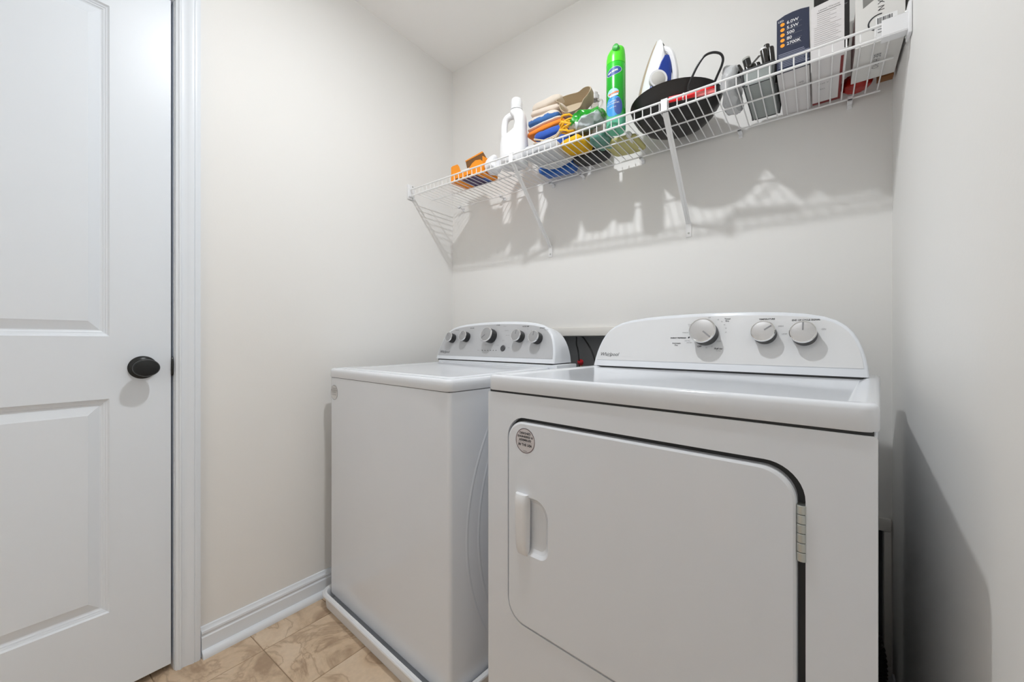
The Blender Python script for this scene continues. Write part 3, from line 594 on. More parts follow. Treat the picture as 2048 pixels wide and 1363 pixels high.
# white pouch beside it
b = superell(B(), (-1.080, 1.300, DK+0.030), (0.030, 0.034, 0.031), 0.7, 0.7); b.noise(0.013, 34, 3).clampz(DK)
tag(b.out('plastic_pouch', mat('white pouch', (0.78, 0.78, 0.80, 1), 0.35), angle=60), 'small white plastic pouch beside the orange carton', 'pouch')
# --- white jug with a through handle
jg = thing('detergent_jug', 'plain white plastic detergent jug with white screw cap and handle', 'jug', (-0.978, 1.305, DK), R(14))
M_JUG = mat('white jug plastic', (0.80, 0.80, 0.81, 1), 0.32)
def oval(cx, cy, rx, ry, z, n=28, e=0.75):
    sp = lambda v: math.copysign(abs(v)**e, v)
    return [Vector((cx+rx*sp(math.cos(2*math.pi*i/n)), cy+ry*sp(math.sin(2*math.pi*i/n)), z)) for i in range(n)]
b = B(); b.loft([oval(0, 0, 0.048, 0.036, 0.0), oval(0, 0, 0.056, 0.044, 0.006), oval(0, 0, 0.057, 0.045, 0.05), oval(0, 0, 0.056, 0.045, 0.095), oval(0.002, 0, 0.052, 0.043, 0.118), oval(0.016, 0, 0.038, 0.038, 0.130), oval(0.027, 0, 0.025, 0.034, 0.145), oval(0.030, 0, 0.021, 0.032, 0.17), oval(0.026, 0, 0.024, 0.030, 0.195), oval(0.016, 0, 0.029, 0.028, 0.213), oval(0.012, 0, 0.025, 0.024, 0.223), oval(0.011, 0, 0.019, 0.019, 0.228, e=1), oval(0.011, 0, 0.019, 0.019, 0.236, e=1)])
b.tube(smooth_path([(0.004, 0, 0.209), (-0.020, 0, 0.208), (-0.037, 0, 0.195), (-0.043, 0, 0.165), (-0.043, 0, 0.135), (-0.040, 0, 0.100), (-0.036, 0, 0.085)], 5), [0.0135]*31, 12)
b.out('jug_body', M_JUG, jg, angle=60)
B().lathe([(0, 0.231), (0.0215, 0.231), (0.023, 0.234), (0.0225, 0.262), (0.0205, 0.270), (0.018, 0.272), (0, 0.272)]+[], 32, Matrix.Translation((0.011, 0, 0))).out('cap', M_PLASTIC, jg)
B().lathe([(0.0205, 0.228), (0.0245, 0.2285), (0.0245, 0.2325), (0.0205, 0.233)], 32, Matrix.Translation((0.011, 0, 0))).out('cap_collar', M_PLASTIC, jg)
# --- folded towels and cloths
def cloth(name, label, c_, half, col, rz=0, tilt=0, e1=0.75, e2=0.35, nz=0.004, ns=26, seed=1, cat='towel', group='folded towels on the shelf', bump=0.6, rollx=0, floor=None, rough=0.95):
    m_ = mat('terry '+name+str(seed), col, rough, bump=bump, bscale=420, var=0.10, vscale=40, sheen=0.3)
    b = superell(B(), (0, 0, 0), half, e1, e2, 40, 16); b.noise(nz, ns, seed)
    b.xf(Matrix.Translation(c_) @ rot('Z', rz) @ rot('Y', -tilt) @ rot('X', rollx))
    if floor is not None: b.clampz(floor)
    return tag(b.out(name, m_, angle=70), label, cat, group)
def cloth_px(name, label, l, r, th, yf, dep, col, **k):     # l, r: front-edge ends in the photo; th thickness in metres; yf front edge
    p, q = at_y(*l, yf), at_y(*r, yf); c_ = (p+q)/2; hx = (q-p).length/2
    return cloth(name, label, (c_.x, yf+dep/2, c_.z), (hx, dep/2, th/2), col, tilt=math.degrees(math.atan2(q.z-p.z, q.x-p.x)), **k)
gry = cloth('cleaning_cloth', 'pale grey cloth folded flat on the wire deck below the towels', (-0.838, 1.345, DK+0.024), (0.076, 0.086, 0.0245), (0.55, 0.56, 0.58, 1), 0, 0, 0.55, 0.4, 0.010, 14, 2, cat='cloth', group='folded cloths on the shelf', floor=DK)
cloth('hand_towel', 'blue towel lying on the deck at the back of the shelf', (-0.872, 1.476, DK+0.052), (0.086, 0.031, 0.052), srgb(44, 98, 178), 4, 0, 0.5, 0.35, 0.005, 22, 5, floor=DK)
YT = 1.352
cloth('hand_towel', 'dark blue towel bundle between the grey cloth and the leaning stack', (-0.838, 1.398, DK+0.078), (0.074, 0.040, 0.0275), srgb(40, 78, 160), 0, 0, 0.5, 0.35, 0.003, 20, 13)
cloth_px('hand_towel', 'deep blue folded towel, lowest in the leaning stack', (1064, 275), (1143, 245), 0.036, YT, 0.090, srgb(48, 92, 186), e1=0.6, nz=0.0045, ns=20, seed=6)
cloth_px('hand_towel', 'bright orange folded towel in the middle of the stack', (1050, 270), (1126, 237), 0.027, YT+0.004, 0.090, srgb(250, 138, 38), e1=0.6, nz=0.004, ns=18, seed=7)
cloth_px('hand_towel', 'white terry strip lying right on the orange towel', (1052, 260), (1122, 229), 0.013, YT+0.006, 0.086, srgb(226, 216, 208), e1=0.6, nz=0.003, ns=20, seed=8)
bw = cloth_px('hand_towel', 'faded blue and white folded towel under the cream ones', (1053, 246), (1114, 221), 0.036, YT+0.004, 0.086, srgb(64, 112, 176), e1=0.55, nz=0.004, ns=24, seed=9)
# white upper half of the faded towel
nt = bw.data.materials[0].node_tree; bsd = nt.nodes['Principled BSDF']; ln = bsd.inputs['Base Color'].links[0].from_socket
tcn = nt.nodes.new('ShaderNodeTexCoord'); sep = nt.nodes.new('ShaderNodeSeparateXYZ'); nn_ = nt.nodes.new('ShaderNodeTexNoise'); nn_.inputs['Scale'].default_value = 55
nt.links.new(tcn.outputs['Generated'], sep.inputs[0]); nt.links.new(tcn.outputs['Object'], nn_.inputs['Vector'])
ma = nt.nodes.new('ShaderNodeMath'); ma.operation = 'MULTIPLY_ADD'; ma.inputs[1].default_value = 0.5; nt.links.new(nn_.outputs['Fac'], ma.inputs[0]); nt.links.new(sep.outputs['Z'], ma.inputs[2])
mp = nt.nodes.new('ShaderNodeMapRange'); mp.inputs[1].default_value = 0.78; mp.inputs[2].default_value = 0.86; nt.links.new(ma.outputs[0], mp.inputs[0])
mm = nt.nodes.new('ShaderNodeMixRGB'); mm.inputs[2].default_value = srgb(224, 212, 202); nt.links.new(mp.outputs[0], mm.inputs[0]); nt.links.new(ln, mm.inputs[1]); nt.links.new(mm.outputs[0], bsd.inputs['Base Color'])
cloth_px('hand_towel', 'cream folded towel over the faded blue one', (1058, 227), (1122, 207), 0.026, YT+0.006, 0.082, srgb(222, 208, 194), e1=0.55, nz=0.004, ns=24, seed=10)
cloth_px('hand_towel', 'rolled cream cloth, topmost on the towel stack', (1061, 217), (1120, 189), 0.038, YT+0.012, 0.060, srgb(218, 206, 192), e1=0.7, nz=0.003, ns=30, seed=11)
# canvas bag with a gaping wavy mouth
b = B(); mo = []; M_CANV = mat('beige canvas', srgb(196, 180, 156), 0.95, bump=0.5, bscale=500)
def mouth(k, s_, dz_): 
    out = []
    for i in range(40):
        a = 2*math.pi*i/40; wv_ = 1+0.16*math.sin(3*a+0.6)+0.08*math.sin(5*a)
        out.append(Vector((0.064*s_*wv_*math.cos(a), 0.045*s_*wv_*math.sin(a), dz_+k*0.010*math.sin(2*a+1.0))))
    return out
rows = [mouth(0.3, 0.55, -0.045), mouth(0.6, 0.95, -0.03), mouth(0.9, 1.02, -0.005), mouth(1.2, 1.0, 0.022), mouth(1.2, 0.965, 0.0225), mouth(0.9, 0.96, -0.004), mouth(0.6, 0.88, -0.027)]
b.loft(rows, cap=True); b.noise(0.005, 24, 4); b.xf(Matrix.Translation((-0.752, 1.392, DK+0.218)) @ rot('Z', 8) @ rot('X', 72) @ rot('Y', 0))
tag(b.out('canvas_bag', M_CANV, angle=60), 'crumpled beige canvas bag with open wavy mouth on the towels', 'bag')
b = superell(B(), (0, 0, 0), (0.032, 0.030, 0.058), 0.6, 0.6); b.noise(0.008, 22, 9); b.xf(Matrix.Translation((-0.700, 1.368, DK+0.108)))
tag(b.out('cloth_bundle', mat('brown canvas', srgb(140, 122, 100), 0.95, bump=0.4, bscale=500), angle=60), 'dull brown cloth bundle under the canvas bag', 'cloth')
# wooden clothes pegs
def peg(loc, rz, ry, label):
    t = thing('clothes_peg', label, 'peg', loc, R(rz), 'clothes pegs below the towels'); t.rotation_euler = (0, R(ry), R(rz))
    for s_ in (1, -1):
        B().loft([[Vector((x, y, s_*z)) for x, z in ((-0.034, 0.0065), (-0.004, 0.0032), (0.012, 0.0008), (0.036, 0.0006), (0.036, 0.0042), (0.006, 0.0052), (-0.006, 0.0066), (-0.034, 0.0095))] for y in (-0.0045, 0.0045)]).out('jaw', mat('pale wood', srgb(206, 190, 166), 0.7), t, smooth=False)
    B().tube([(0.003*math.cos(a*0.6), -0.0055+0.011*a/40, 0.0045*math.sin(a*0.6)) for a in range(41)], 0.0008, 5).out('spring', M_STEEL, t)
peg((-0.800, 1.290, DK+0.0535), 8, -14, 'pale clothes peg nearest the blue towel'); peg((-0.775, 1.294, DK+0.0565), -18, -24, 'pale clothes peg beside the yellow rope'); peg((-0.830, 1.288, DK+0.0535), 30, 4, 'pale clothes peg lying on the grey cloth')
# yellow cord and rag
YL = mat('yellow nylon', srgb(232, 176, 36), 0.6, bump=0.4, bscale=300, var=0.2, vscale=60)
pp = [Vector((0.030*math.cos(t*0.55)+0.006*math.sin(t*1.7), 0.020*math.sin(t*0.55), 0.022*math.sin(t*0.4+0.5)+0.0006*t)) for t in range(70)]
b = B().tube(pp, 0.0048, 7); b.xf(Matrix.Translation((-0.728, 1.290, DK+0.066)) @ Matrix.Scale(0.78, 4))
tag(b.out('nylon_rope', YL), 'loosely coiled yellow nylon rope between the pegs and the green bag', 'rope')
b = superell(B(), (-0.710, 1.336, DK+0.021), (0.050, 0.054, 0.021), 0.6, 0.5); b.noise(0.010, 30, 12).clampz(DK)
tag(b.out('yellow_rag', mat('yellow rag', srgb(216, 168, 20), 0.85, bump=0.6, bscale=120, var=0.25, vscale=50), angle=60), 'crumpled yellow rag on the deck under the yellow rope', 'rag')
b = superell(B(), (-0.703, 1.445, DK+0.020), (0.074, 0.046, 0.0205), 0.5, 0.7); b.clampz(DK)
tag(b.out('black_pouch', mat('black rubber', (0.03, 0.029, 0.031, 1), 0.6), angle=60), 'flat black rounded pouch on the deck behind the yellow rag', 'pouch')
# green and clear plastic bag
b = superell(B(), (0, 0, 0), (0.070, 0.034, 0.034), 0.9, 0.8, 48, 24); b.noise(0.018, 26, 20); b.noise(0.008, 70, 21)
b.xf(Matrix.Translation((-0.655, 1.300, DK+0.082)))
gb = bpy.data.materials.new('green and clear film'); gb.use_nodes = True; nt = gb.node_tree; bsd = nt.nodes['Principled BSDF']
tcn = nt.nodes.new('ShaderNodeTexCoord'); vn = nt.nodes.new('ShaderNodeTexNoise'); vn.inputs['Scale'].default_value = 13; vn.inputs['Detail'].default_value = 2
nt.links.new(tcn.outputs['Object'], vn.inputs['Vector']); sp_ = nt.nodes.new('ShaderNodeSeparateXYZ'); nt.links.new(tcn.outputs['Generated'], sp_.inputs[0])
ma = nt.nodes.new('ShaderNodeMath'); ma.operation = 'MULTIPLY_ADD'; ma.inputs[1].default_value = 1.1; nt.links.new(vn.outputs['Fac'], ma.inputs[0]); nt.links.new(sp_.outputs['Z'], ma.inputs[2])
rp = nt.nodes.new('ShaderNodeValToRGB'); rp.color_ramp.elements[0].position = 0.93; rp.color_ramp.elements[0].color = (0.62, 0.67, 0.70, 1); rp.color_ramp.elements[1].position = 0.99; rp.color_ramp.elements[1].color = srgb(22, 168, 36)
nt.links.new(ma.outputs[0], rp.inputs[0]); nt.links.new(rp.outputs[0], bsd.inputs['Base Color']); bsd.inputs['Roughness'].default_value = 0.22; bsd.inputs['Transmission Weight'].default_value = 0.25
tag(b.out('green_bag', gb, angle=40), 'crumpled green and clear plastic bag behind the shelf lip', 'bag')
b = superell(B(), (-0.616, 1.350, DK+0.016), (0.036, 0.056, 0.016), 0.7, 0.6); b.noise(0.008, 40, 25).clampz(DK)
tag(b.out('wipes_packet', mat('teal film', srgb(92, 140, 126), 0.35, var=0.35, vscale=25), angle=40), 'flat teal green film packet under the green bag', 'packet')
b = superell(B(), (-0.558, 1.420, DK+0.010), (0.062, 0.066, 0.0105), 0.5, 0.4); b.noise(0.003, 30, 26).clampz(DK)
tag(b.out('sponge_cloth', mat('olive film', srgb(186, 180, 120), 0.5, var=0.12, vscale=20), angle=50), 'pale olive yellow cloth lying flat behind the green spray can', 'cloth')
# clear glass bottle with a finger loop and pump top
gl = thing('glass_bottle', 'clear glass bottle with finger loop and clear pump top', 'bottle', (-0.694, 1.452, DK+0.041))
M_GLASS = mat('clear glass', (0.86, 0.84, 0.80, 1), 0.03, trans=1.0, ior=1.45)
B().lathe([(0, 0), (0.034, 0), (0.042, 0.004), (0.044, 0.02), (0.044, 0.08), (0.041, 0.10), (0.030, 0.135), (0.0175, 0.16), (0.0150, 0.172), (0.0150, 0.190), (0.018, 0.192), (0.018, 0.197), (0.0125, 0.197), (0.0125, 0.17), (0.028, 0.131), (0.041, 0.08), (0.041, 0.02), (0.036, 0.005), (0, 0.005)], 32).out('bottle_body', M_GLASS, gl)
B().tube(smooth_path([(0.014, -0.004, 0.186), (0.030, -0.006, 0.186), (0.035, -0.006, 0.172), (0.028, -0.005, 0.160), (0.022, -0.004, 0.154)], 5), 0.0034, 8).out('finger_loop', M_GLASS, gl)
b = B(); b.lathe([(0, 0.198), (0.0175, 0.198), (0.0175, 0.214), (0.012, 0.219), (0.012, 0.226), (0, 0.226)], 20); b.tube([(0, 0, 0.222), (-0.010, -0.004, 0.229), (-0.024, -0.010, 0.238)], [0.0075, 0.0062, 0.0036], 10)
b.out('pump_top', mat('frosted clear plastic', (0.72, 0.71, 0.71, 1), 0.3, trans=0.35), gl)
# --- green aerosol can
cn = thing('spray_can', 'tall green aerosol bathroom cleaner can with bright green cap', 'can', (-0.538, 1.287, DK))
cr, chh = 0.0315, 0.215
gm = bpy.data.materials.new('green can print'); gm.use_nodes = True; nt = gm.node_tree; bsd = nt.nodes['Principled BSDF']; bsd.inputs['Roughness'].default_value = 0.25
tcn = nt.nodes.new('ShaderNodeTexCoord'); sp_ = nt.nodes.new('ShaderNodeSeparateXYZ'); nt.links.new(tcn.outputs['Generated'], sp_.inputs[0])
rp = nt.nodes.new('ShaderNodeValToRGB'); el = rp.color_ramp.elements; el[0].position = 0.0; el[0].color = srgb(92, 176, 140); el[1].position = 1.0; el[1].color = srgb(40, 190, 40)
for p_, c_ in ((0.14, srgb(110, 190, 160)), (0.24, srgb(60, 170, 70)), (0.36, srgb(16, 148, 34)), (0.75, srgb(24, 166, 36))): e_ = el.new(p_); e_.color = c_
nt.links.new(sp_.outputs['Z'], rp.inputs[0]); nt.links.new(rp.outputs[0], bsd.inputs['Base Color'])
B().lathe([(0, 0.004), (cr-0.004, 0.0), (cr-0.001, 0.0), (cr, 0.003), (cr, chh), (cr-0.001, chh+0.003), (0, chh+0.003)], 40).out('can_body', gm, cn)
M_LIME = mat('lime cap', srgb(84, 214, 44), 0.3)
b = B(); prof = []
for z, s_, dx in ((chh+0.0025, 1.0, 0), (chh+0.020, 0.985, 0), (chh+0.036, 0.93, 0.001), (chh+0.048, 0.80, 0.004), (chh+0.056, 0.62, 0.0075), (chh+0.061, 0.40, 0.010), (chh+0.062, 0.18, 0.011)):
    prof.append([Vector((dx+cr*s_*math.cos(2*math.pi*i/36), cr*s_*math.sin(2*math.pi*i/36), z)) for i in range(36)])
b.loft(prof).out('cap', M_LIME, cn, angle=60)
B().loft([[Vector((0.010+0.011*s_*math.cos(t), -cr*0.80+y_, chh+0.046+0.012*s_*math.sin(t))) for t in [2*math.pi*i/16 for i in range(16)]] for s_, y_ in ((1, 0.006), (1, -0.0035), (0.75, -0.0055))]).out('spray_nozzle', mat('dark green nozzle', srgb(30, 150, 40), 0.4), cn)
A0 = math.atan2(0.538, 1.287)-0.08
wrap = lambda e_: (lambda x, z: Vector(((cr+e_)*math.sin(A0+x/cr), -(cr+e_)*math.cos(A0+x/cr), z)))
M_BLU = mat('blue print', srgb(32, 88, 176), 0.3); M_LBL = mat('light blue print', srgb(64, 150, 214), 0.3); M_PWH = mat('white print', (0.8, 0.8, 0.8, 1), 0.4); M_PLB = mat('pale blue print', srgb(160, 206, 232), 0.4)
lb = flat2d('label', [disc2(-0.006, 0.070, 0.030, 0.034, 36, 8)], wrap(0.0004), M_LBL, cn)
flat2d('label_swirl', [disc2(0.010, 0.068, 0.014, 0.028, 24, 6)], wrap(0.0007), M_BLU, lb)
bd = flat2d('badge', [disc2(-0.005, 0.184, 0.026, 0.0125, 32, 8, rt=14)], wrap(0.0004), M_BLU, cn)
flat2d('badge_rim', [ring2(-0.005, 0.184, 0.0262, 0.0275, 40, sx=1, sy=0.49, rt=14)], wrap(0.0007), M_PWH, bd)
flat2d('badge_text', [T('20% MORE', 0.0072, -0.008, 0.183, 14, bold=0.0004)], wrap(0.001), M_PWH, bd)
flat2d('bubble_cloud', [disc2(-0.008, 0.114, 0.020, 0.014, 28, 6)], wrap(0.0006), M_PLB, lb)
flat2d('brand_text', [T('Scrubbing', 0.0088, -0.006, 0.1125, 10, bold=0.0005)], wrap(0.0012), mat('orange print', srgb(238, 130, 60), 0.4), lb)
flat2d('brand_text', [T('Bubbles', 0.0088, -0.004, 0.1045, 10, bold=0.0005)], wrap(0.0012), M_PWH, lb)
flat2d('label_text', [T('FOAMING', 0.0062, -0.010, 0.085, 6), T('BATH CLEANER', 0.0060, -0.008, 0.078, 6), T('fresh scent', 0.005, -0.008, 0.066, 6)], wrap(0.0012), M_PWH, lb)
# --- black wok holding the iron
WX, WY, WR = -0.376, 1.388, 0.139
wk = thing('wok', 'black round-bottomed wok with black wire loop handle', 'wok', (WX, WY, DK))
M_WOK = mat('black wok', (0.018, 0.016, 0.015, 1), 0.42, var=0.25, vscale=8)
B().lathe([(0, 0), (0.060, 0.0), (0.078, 0.003), (0.100, 0.013), (0.120, 0.032), (0.133, 0.054), (WR, 0.078), (WR+0.002, 0.080), (WR-0.0012, 0.0805), (0.131, 0.056), (0.118, 0.034), (0.098, 0.0155), (0.077, 0.0055), (0.060, 0.0025), (0, 0.0025)], 56).out('bowl', M_WOK, wk)
hp = [at_y(px, py, y)-Vector((WX, WY, DK)) for px, py, y in ((1377, 180, 1.262), (1378, 170, 1.258), (1386, 150, 1.252), (1396, 130, 1.248), (1409, 112, 1.246), (1425, 105, 1.250), (1440, 107, 1.258), (1446, 117, 1.268), (1443, 132, 1.280), (1436, 148, 1.292), (1430, 162, 1.300))]
B().tube(smooth_path(hp, 5), 0.0034, 8).out('handle', M_BLACKP, wk)
# --- steam iron standing on its heel in the wok
ir = thing('steam_iron', 'white and blue steam iron standing on its heel in the wok', 'iron', (-0.456, 1.408, DK+0.026))
ir.rotation_euler = (R(3), R(0), R(36))
M_IW = mat('white iron shell', (0.78, 0.785, 0.80, 1), 0.25); M_IB = mat('blue iron tank', srgb(28, 60, 150), 0.2)
def tear(s_, h, y, cx=0, z0=0, n=14):                 # upright teardrop outline, tip at the top
    L_ = []
    for i in range(n+1): t = i/n; L_.append((cx-s_*(0.060*(1-t**1.9)*(0.6+0.4*min(1, t/0.28))), z0+h*t))
    Rr = [(2*cx-x, z) for x, z in reversed(L_[:-1])]
    return [Vector((x, y, z)) for x, z in L_+Rr]
H = 0.281
B().loft([tear(1.0, H, 0.010), tear(1.0, H, 0.0)]).out('soleplate', M_STEEL, ir, smooth=False)
B().loft([tear(1.0, H, 0.0), tear(1.03, H, -0.004), tear(1.03, H*0.995, -0.030), tear(0.97, H*0.985, -0.034)]).out('skirt', mat('taupe iron skirt', srgb(168, 150, 126), 0.4), ir, angle=30)
bd = B().loft([tear(0.99, H*0.985, -0.030), tear(1.0, H*0.98, -0.038), tear(0.92, H*0.955, -0.056, 0.003), tear(0.74, H*0.90, -0.070, 0.005), tear(0.45, H*0.80, -0.078, 0.006)]).out('shell', M_IW, ir, angle=40)
tk = [(-0.034, 0.055), (-0.036, 0.10), (-0.030, 0.125), (-0.012, 0.155), (0.000, 0.185), (0.012, 0.205), (0.026, 0.205), (0.034, 0.185), (0.036, 0.15), (0.034, 0.10), (0.028, 0.055)]
B().loft([[Vector((x*0.95, -0.066-0.0, z)) for x, z in tk], [Vector((x*0.95, -0.079, z)) for x, z in tk], [Vector((x*0.80, -0.0835, 0.13+(z-0.13)*0.9)) for x, z in tk]]).out('water_tank', M_IB, bd, angle=40)
dl = B().lathe([(0, 0), (0.026, 0), (0.027, 0.004), (0.026, 0.014), (0.022, 0.017), (0, 0.018)], 28, axis_m((-0.012, -0.074, 0.124), (0, -1, 0))).out('temperature_dial', mat('grey dial', (0.55, 0.54, 0.51, 1), 0.3), bd)
B().lathe([(0.024, 0.012), (0.0285, 0.012), (0.0285, 0.0165), (0.024, 0.0165)], 28, axis_m((-0.012, -0.074, 0.124), (0, -1, 0))).out('dial_ring', M_IW, dl)
B().tube(smooth_path([(0.012, -0.060, 0.235), (0.030, -0.075, 0.215), (0.044, -0.080, 0.16), (0.047, -0.076, 0.10), (0.044, -0.062, 0.03)], 6), 0.0095, 10).out('handle', M_IW, bd)
tip = Vector((0.004, -0.02, H*0.985))
B().tube(smooth_path([(0.004, -0.030, H*0.97), (0.016, -0.036, 0.268), (0.034, -0.040, 0.228), (0.050, -0.043, 0.175), (0.061, -0.045, 0.120), (0.067, -0.046, 0.06)], 6), 0.0032, 8).out('cord', M_CORD, ir)
# --- red packet tucked behind the lip
p, q = at_y(1337, 200, 1.2585), at_y(1430, 178, 1.2585)
rp_ = thing('red_packet', 'narrow red and white packet tucked between wok and shelf lip', 'packet', (p+q)/2)
rp_.rotation_euler = (0, -math.atan2(q.z-p.z, q.x-p.x), 0); hl = (q-p).length/2
B().box(-hl, hl, -0.0035, 0.0035, -0.0085, 0.0085, bev=0.002).out('wrapper', mat('red film', srgb(228, 34, 40), 0.3, var=0.15, vscale=30), rp_)
B().box(-hl*0.36, -hl*0.30, -0.0040, 0.0040, -0.0088, 0.0088).out('white_band', M_PWH, rp_, smooth=False)
B().box(hl*0.20, hl*1.02, -0.0042, 0.0042, -0.010, 0.0020, bev=0.001).out('pale_sleeve', mat('pink film', srgb(236, 130, 130), 0.4), rp_)
# --- crumpled clear and white plastic bags
M_FILM = mat('grey clear film', (0.66, 0.67, 0.68, 1), 0.25, trans=0.35, ior=1.2)
b = superell(B(), (0, 0, 0), (0.024, 0.098, 0.047), 0.75, 0.6, 44, 22); b.noise(0.010, 24, 31); b.noise(0.006, 70, 32); b.xf(Matrix.Translation((-0.205, 1.362, DK+0.046)) @ rot('Z', 4)); b.clampz(DK)
tag(b.out('plastic_bag', M_FILM, angle=35), 'crumpled pale grey plastic bag between the wok and grey basket', 'bag')
b = superell(B(), (0, 0, 0), (0.052, 0.024, 0.024), 0.9, 0.8, 40, 20); b.noise(0.012, 40, 33); b.xf(Matrix.Translation((-0.335, 1.455, DK+0.100)))
tag(b.out('plastic_bag', mat('clear film', (0.72, 0.72, 0.70, 1), 0.2, trans=0.4, ior=1.2), angle=30), 'crumpled clear plastic wrap lying inside the wok', 'bag')
b = B().tube(smooth_path([(-0.519, 1.345, DK+0.013), (-0.523, 1.39, DK+0.0115), (-0.520, 1.45, DK+0.012), (-0.517, 1.50, DK+0.012)], 5), [0.0075, 0.0095, 0.0105, 0.011, 0.0115, 0.0115, 0.0115, 0.0112, 0.011, 0.011, 0.011, 0.011, 0.0108, 0.0105, 0.010, 0.009], 12)
tag(b.out('white_tube', mat('soft white plastic', (0.76, 0.76, 0.75, 1), 0.4), angle=60), 'soft white tube lying on the deck beside the wok', 'tube')
# --- grey basket of black markers
bk = thing('storage_basket', 'small grey plastic basket with dark rim holding black markers', 'basket', (-0.129, 1.384, DK+0.002))
M_BK = mat('grey green plastic', srgb(150, 156, 154), 0.4); M_BKD = mat('dark grey rim', (0.05, 0.052, 0.055, 1), 0.4)
def bkr(hx, hy, z, r=0.012): return [Vector((x, y, z)) for x, y in rrect(-hx, hx, -hy, hy, r, 4)]
b = B(); b.loft([bkr(0.036, 0.106, 0.0), bkr(0.0395, 0.1105, 0.036), bkr(0.038, 0.109, 0.036), bkr(0.0345, 0.1045, 0.0025)]); b.out('basket_body', M_BK, bk, angle=40)
b = B(); b.loft([bkr(0.0390, 0.110, 0.034), bkr(0.0430, 0.114, 0.035), bkr(0.0430, 0.114, 0.042), bkr(0.0372, 0.1082, 0.042), bkr(0.0372, 0.1082, 0.035)], loop=True); b.out('rim', M_BKD, bk, angle=40)
for sx in (-1, 1):
    for sy in (-1, 1): B().tube([(sx*0.0345, sy*0.1045, 0.0), (sx*0.0385, sy*0.1085, 0.036)], 0.0032, 8).out('corner_post', M_BKD, bk)
for y in (-0.1045, 0.1045): B().tube([(-0.030, y, -0.0002), (0.030, y, -0.0002)], 0.0016, 6).out('base_edge', M_BKD, bk)
for x in (-0.0345, 0.0345): B().tube([(x, -0.10, -0.0002), (x, 0.10, -0.0002)], 0.0016, 6).out('base_edge', M_BKD, bk)
M_MK = mat('black marker', (0.012, 0.011, 0.010, 1), 0.32); M_MKC = mat('black marker cap', (0.02, 0.018, 0.015, 1), 0.25)
def marker(foot, top, r, label, end=None, name='marker_pen', endm=None):
    foot, top = Vector(foot), Vector(top); L_ = (top-foot).length; t = thing(name, label, 'marker', foot, 0, 'black markers in the grey basket')
    d_ = top-foot; mt = axis_m((0, 0, 0), d_)
    B().lathe([(0, 0), (r*0.85, 0), (r*0.95, 0.002), (r*0.95, L_*0.55), (0, L_*0.55)], 16, mt).out('barrel', M_MK, t)
    B().lathe([(0, L_*0.551), (r, L_*0.551), (r, L_-0.003), (r*0.9, L_), (r*0.55, L_+0.0003), (0, L_-0.002)], 16, mt).out('cap', M_MKC, t)
    if endm: B().lathe([(r*0.45, L_+0.0002), (r*1.02, L_-0.004), (r*1.04, L_-0.001), (r*0.9, L_+0.0012)], 16, mt).out('cap_ring', endm, t)
BX, BY, BZ = -0.129, 1.384, DK+0.0045
def tp_(px, py, y): return at_y(px, py, y)
yb = 1.312
marker((-0.149, yb, BZ), tp_(1475, 133, yb-0.004), 0.0075, 'short black marker leaning left at the basket front corner')
marker((-0.136, yb+0.004, BZ), tp_(1494, 135, yb+0.004), 0.0080, 'stubby black marker behind the leftmost one in the basket')
marker((-0.132, yb+0.022, BZ), tp_(1505, 130, yb+0.018), 0.0080, 'black marker below the white paper roll in the basket')
marker((-0.118, yb+0.004, BZ), tp_(1514, 127, yb+0.002), 0.0075, 'black marker in the middle of the basket front')
marker((-0.104, yb, BZ), tp_(1526, 98, yb-0.004), 0.0080, 'tall black marker with white-ringed end', endm=M_PWH)
marker((-0.110, yb+0.020, BZ), tp_(1533, 90, yb+0.016), 0.0075, 'tallest black marker at the back of the right-hand trio')
marker((-0.095, yb+0.008, BZ), tp_(1541, 95, yb+0.006), 0.0080, 'tall black marker at the right end of the basket')
f0, f1 = Vector((-0.140, yb+0.040, BZ)), tp_(1492, 118, yb+0.035)
mt = axis_m((0, 0, 0), f1-f0); L_ = (f1-f0).length
rt_ = thing('paper_roll', 'rolled dark tube with pale open end standing in the basket', 'roll', f0)
B().lathe([(0.0075, 0), (0.0098, 0), (0.0098, L_), (0.0088, L_+0.0005), (0.0075, L_), (0.0075, 0.0001)], 20, mt).out('tube', M_MK, rt_)
B().lathe([(0.0075, L_-0.004), (0.0102, L_-0.004), (0.0102, L_+0.0012), (0.0078, L_+0.0012)], 20, mt).out('open_rim', mat('pale grey rim', (0.45, 0.45, 0.42, 1), 0.5), rt_)
p, q = tp_(1500, 133, yb+0.010), tp_(1520, 110, yb+0.016)
tag(B().bar(p, q, (0.003, 0.006, 0.003), (0.0, 0.0012, 0.001)).out('paper_slip', mat('white paper', (0.76, 0.75, 0.72, 1), 0.8), smooth=False), 'white paper slip sticking out among the markers', 'paper')
# --- navy box with arched top
nv = thing('light_bulb_box', 'navy box with arched top and column of orange dots', 'box', (-0.0855, 1.268, DK))
M_NV = mat('navy card', srgb(42, 48, 70), 0.4); M_BWH = mat('white card', (0.66, 0.64, 0.64, 1), 0.55); M_OD = mat('orange dot', srgb(248, 160, 40), 0.4)
nw, nd, nh = 0.0690, 0.243, 0.1450
ft = [(0, 0), (nw, 0), (nw, nh), (nw*0.75, nh+0.0035), (nw*0.5, nh+0.0042), (nw*0.25, nh+0.0025), (0, nh-0.004)]
B().prism(ft, 'xz', 0, 0.004).out('front_panel', M_NV, nv, smooth=False)
b = B(); b.box(0, nw, 0.0042, nd, 0.0005, nh-0.010); b.out('carton', M_BWH, nv, smooth=False)
B().prism([(x, z) for x, z in ft[2:]]+[(0, nh-0.008), (nw, nh-0.008)], 'xz', 0.0042, 0.008).out('arched_back', M_BROWN, nv, smooth=False)
ff_ = lambda x, z: Vector((x, -0.0004, z))
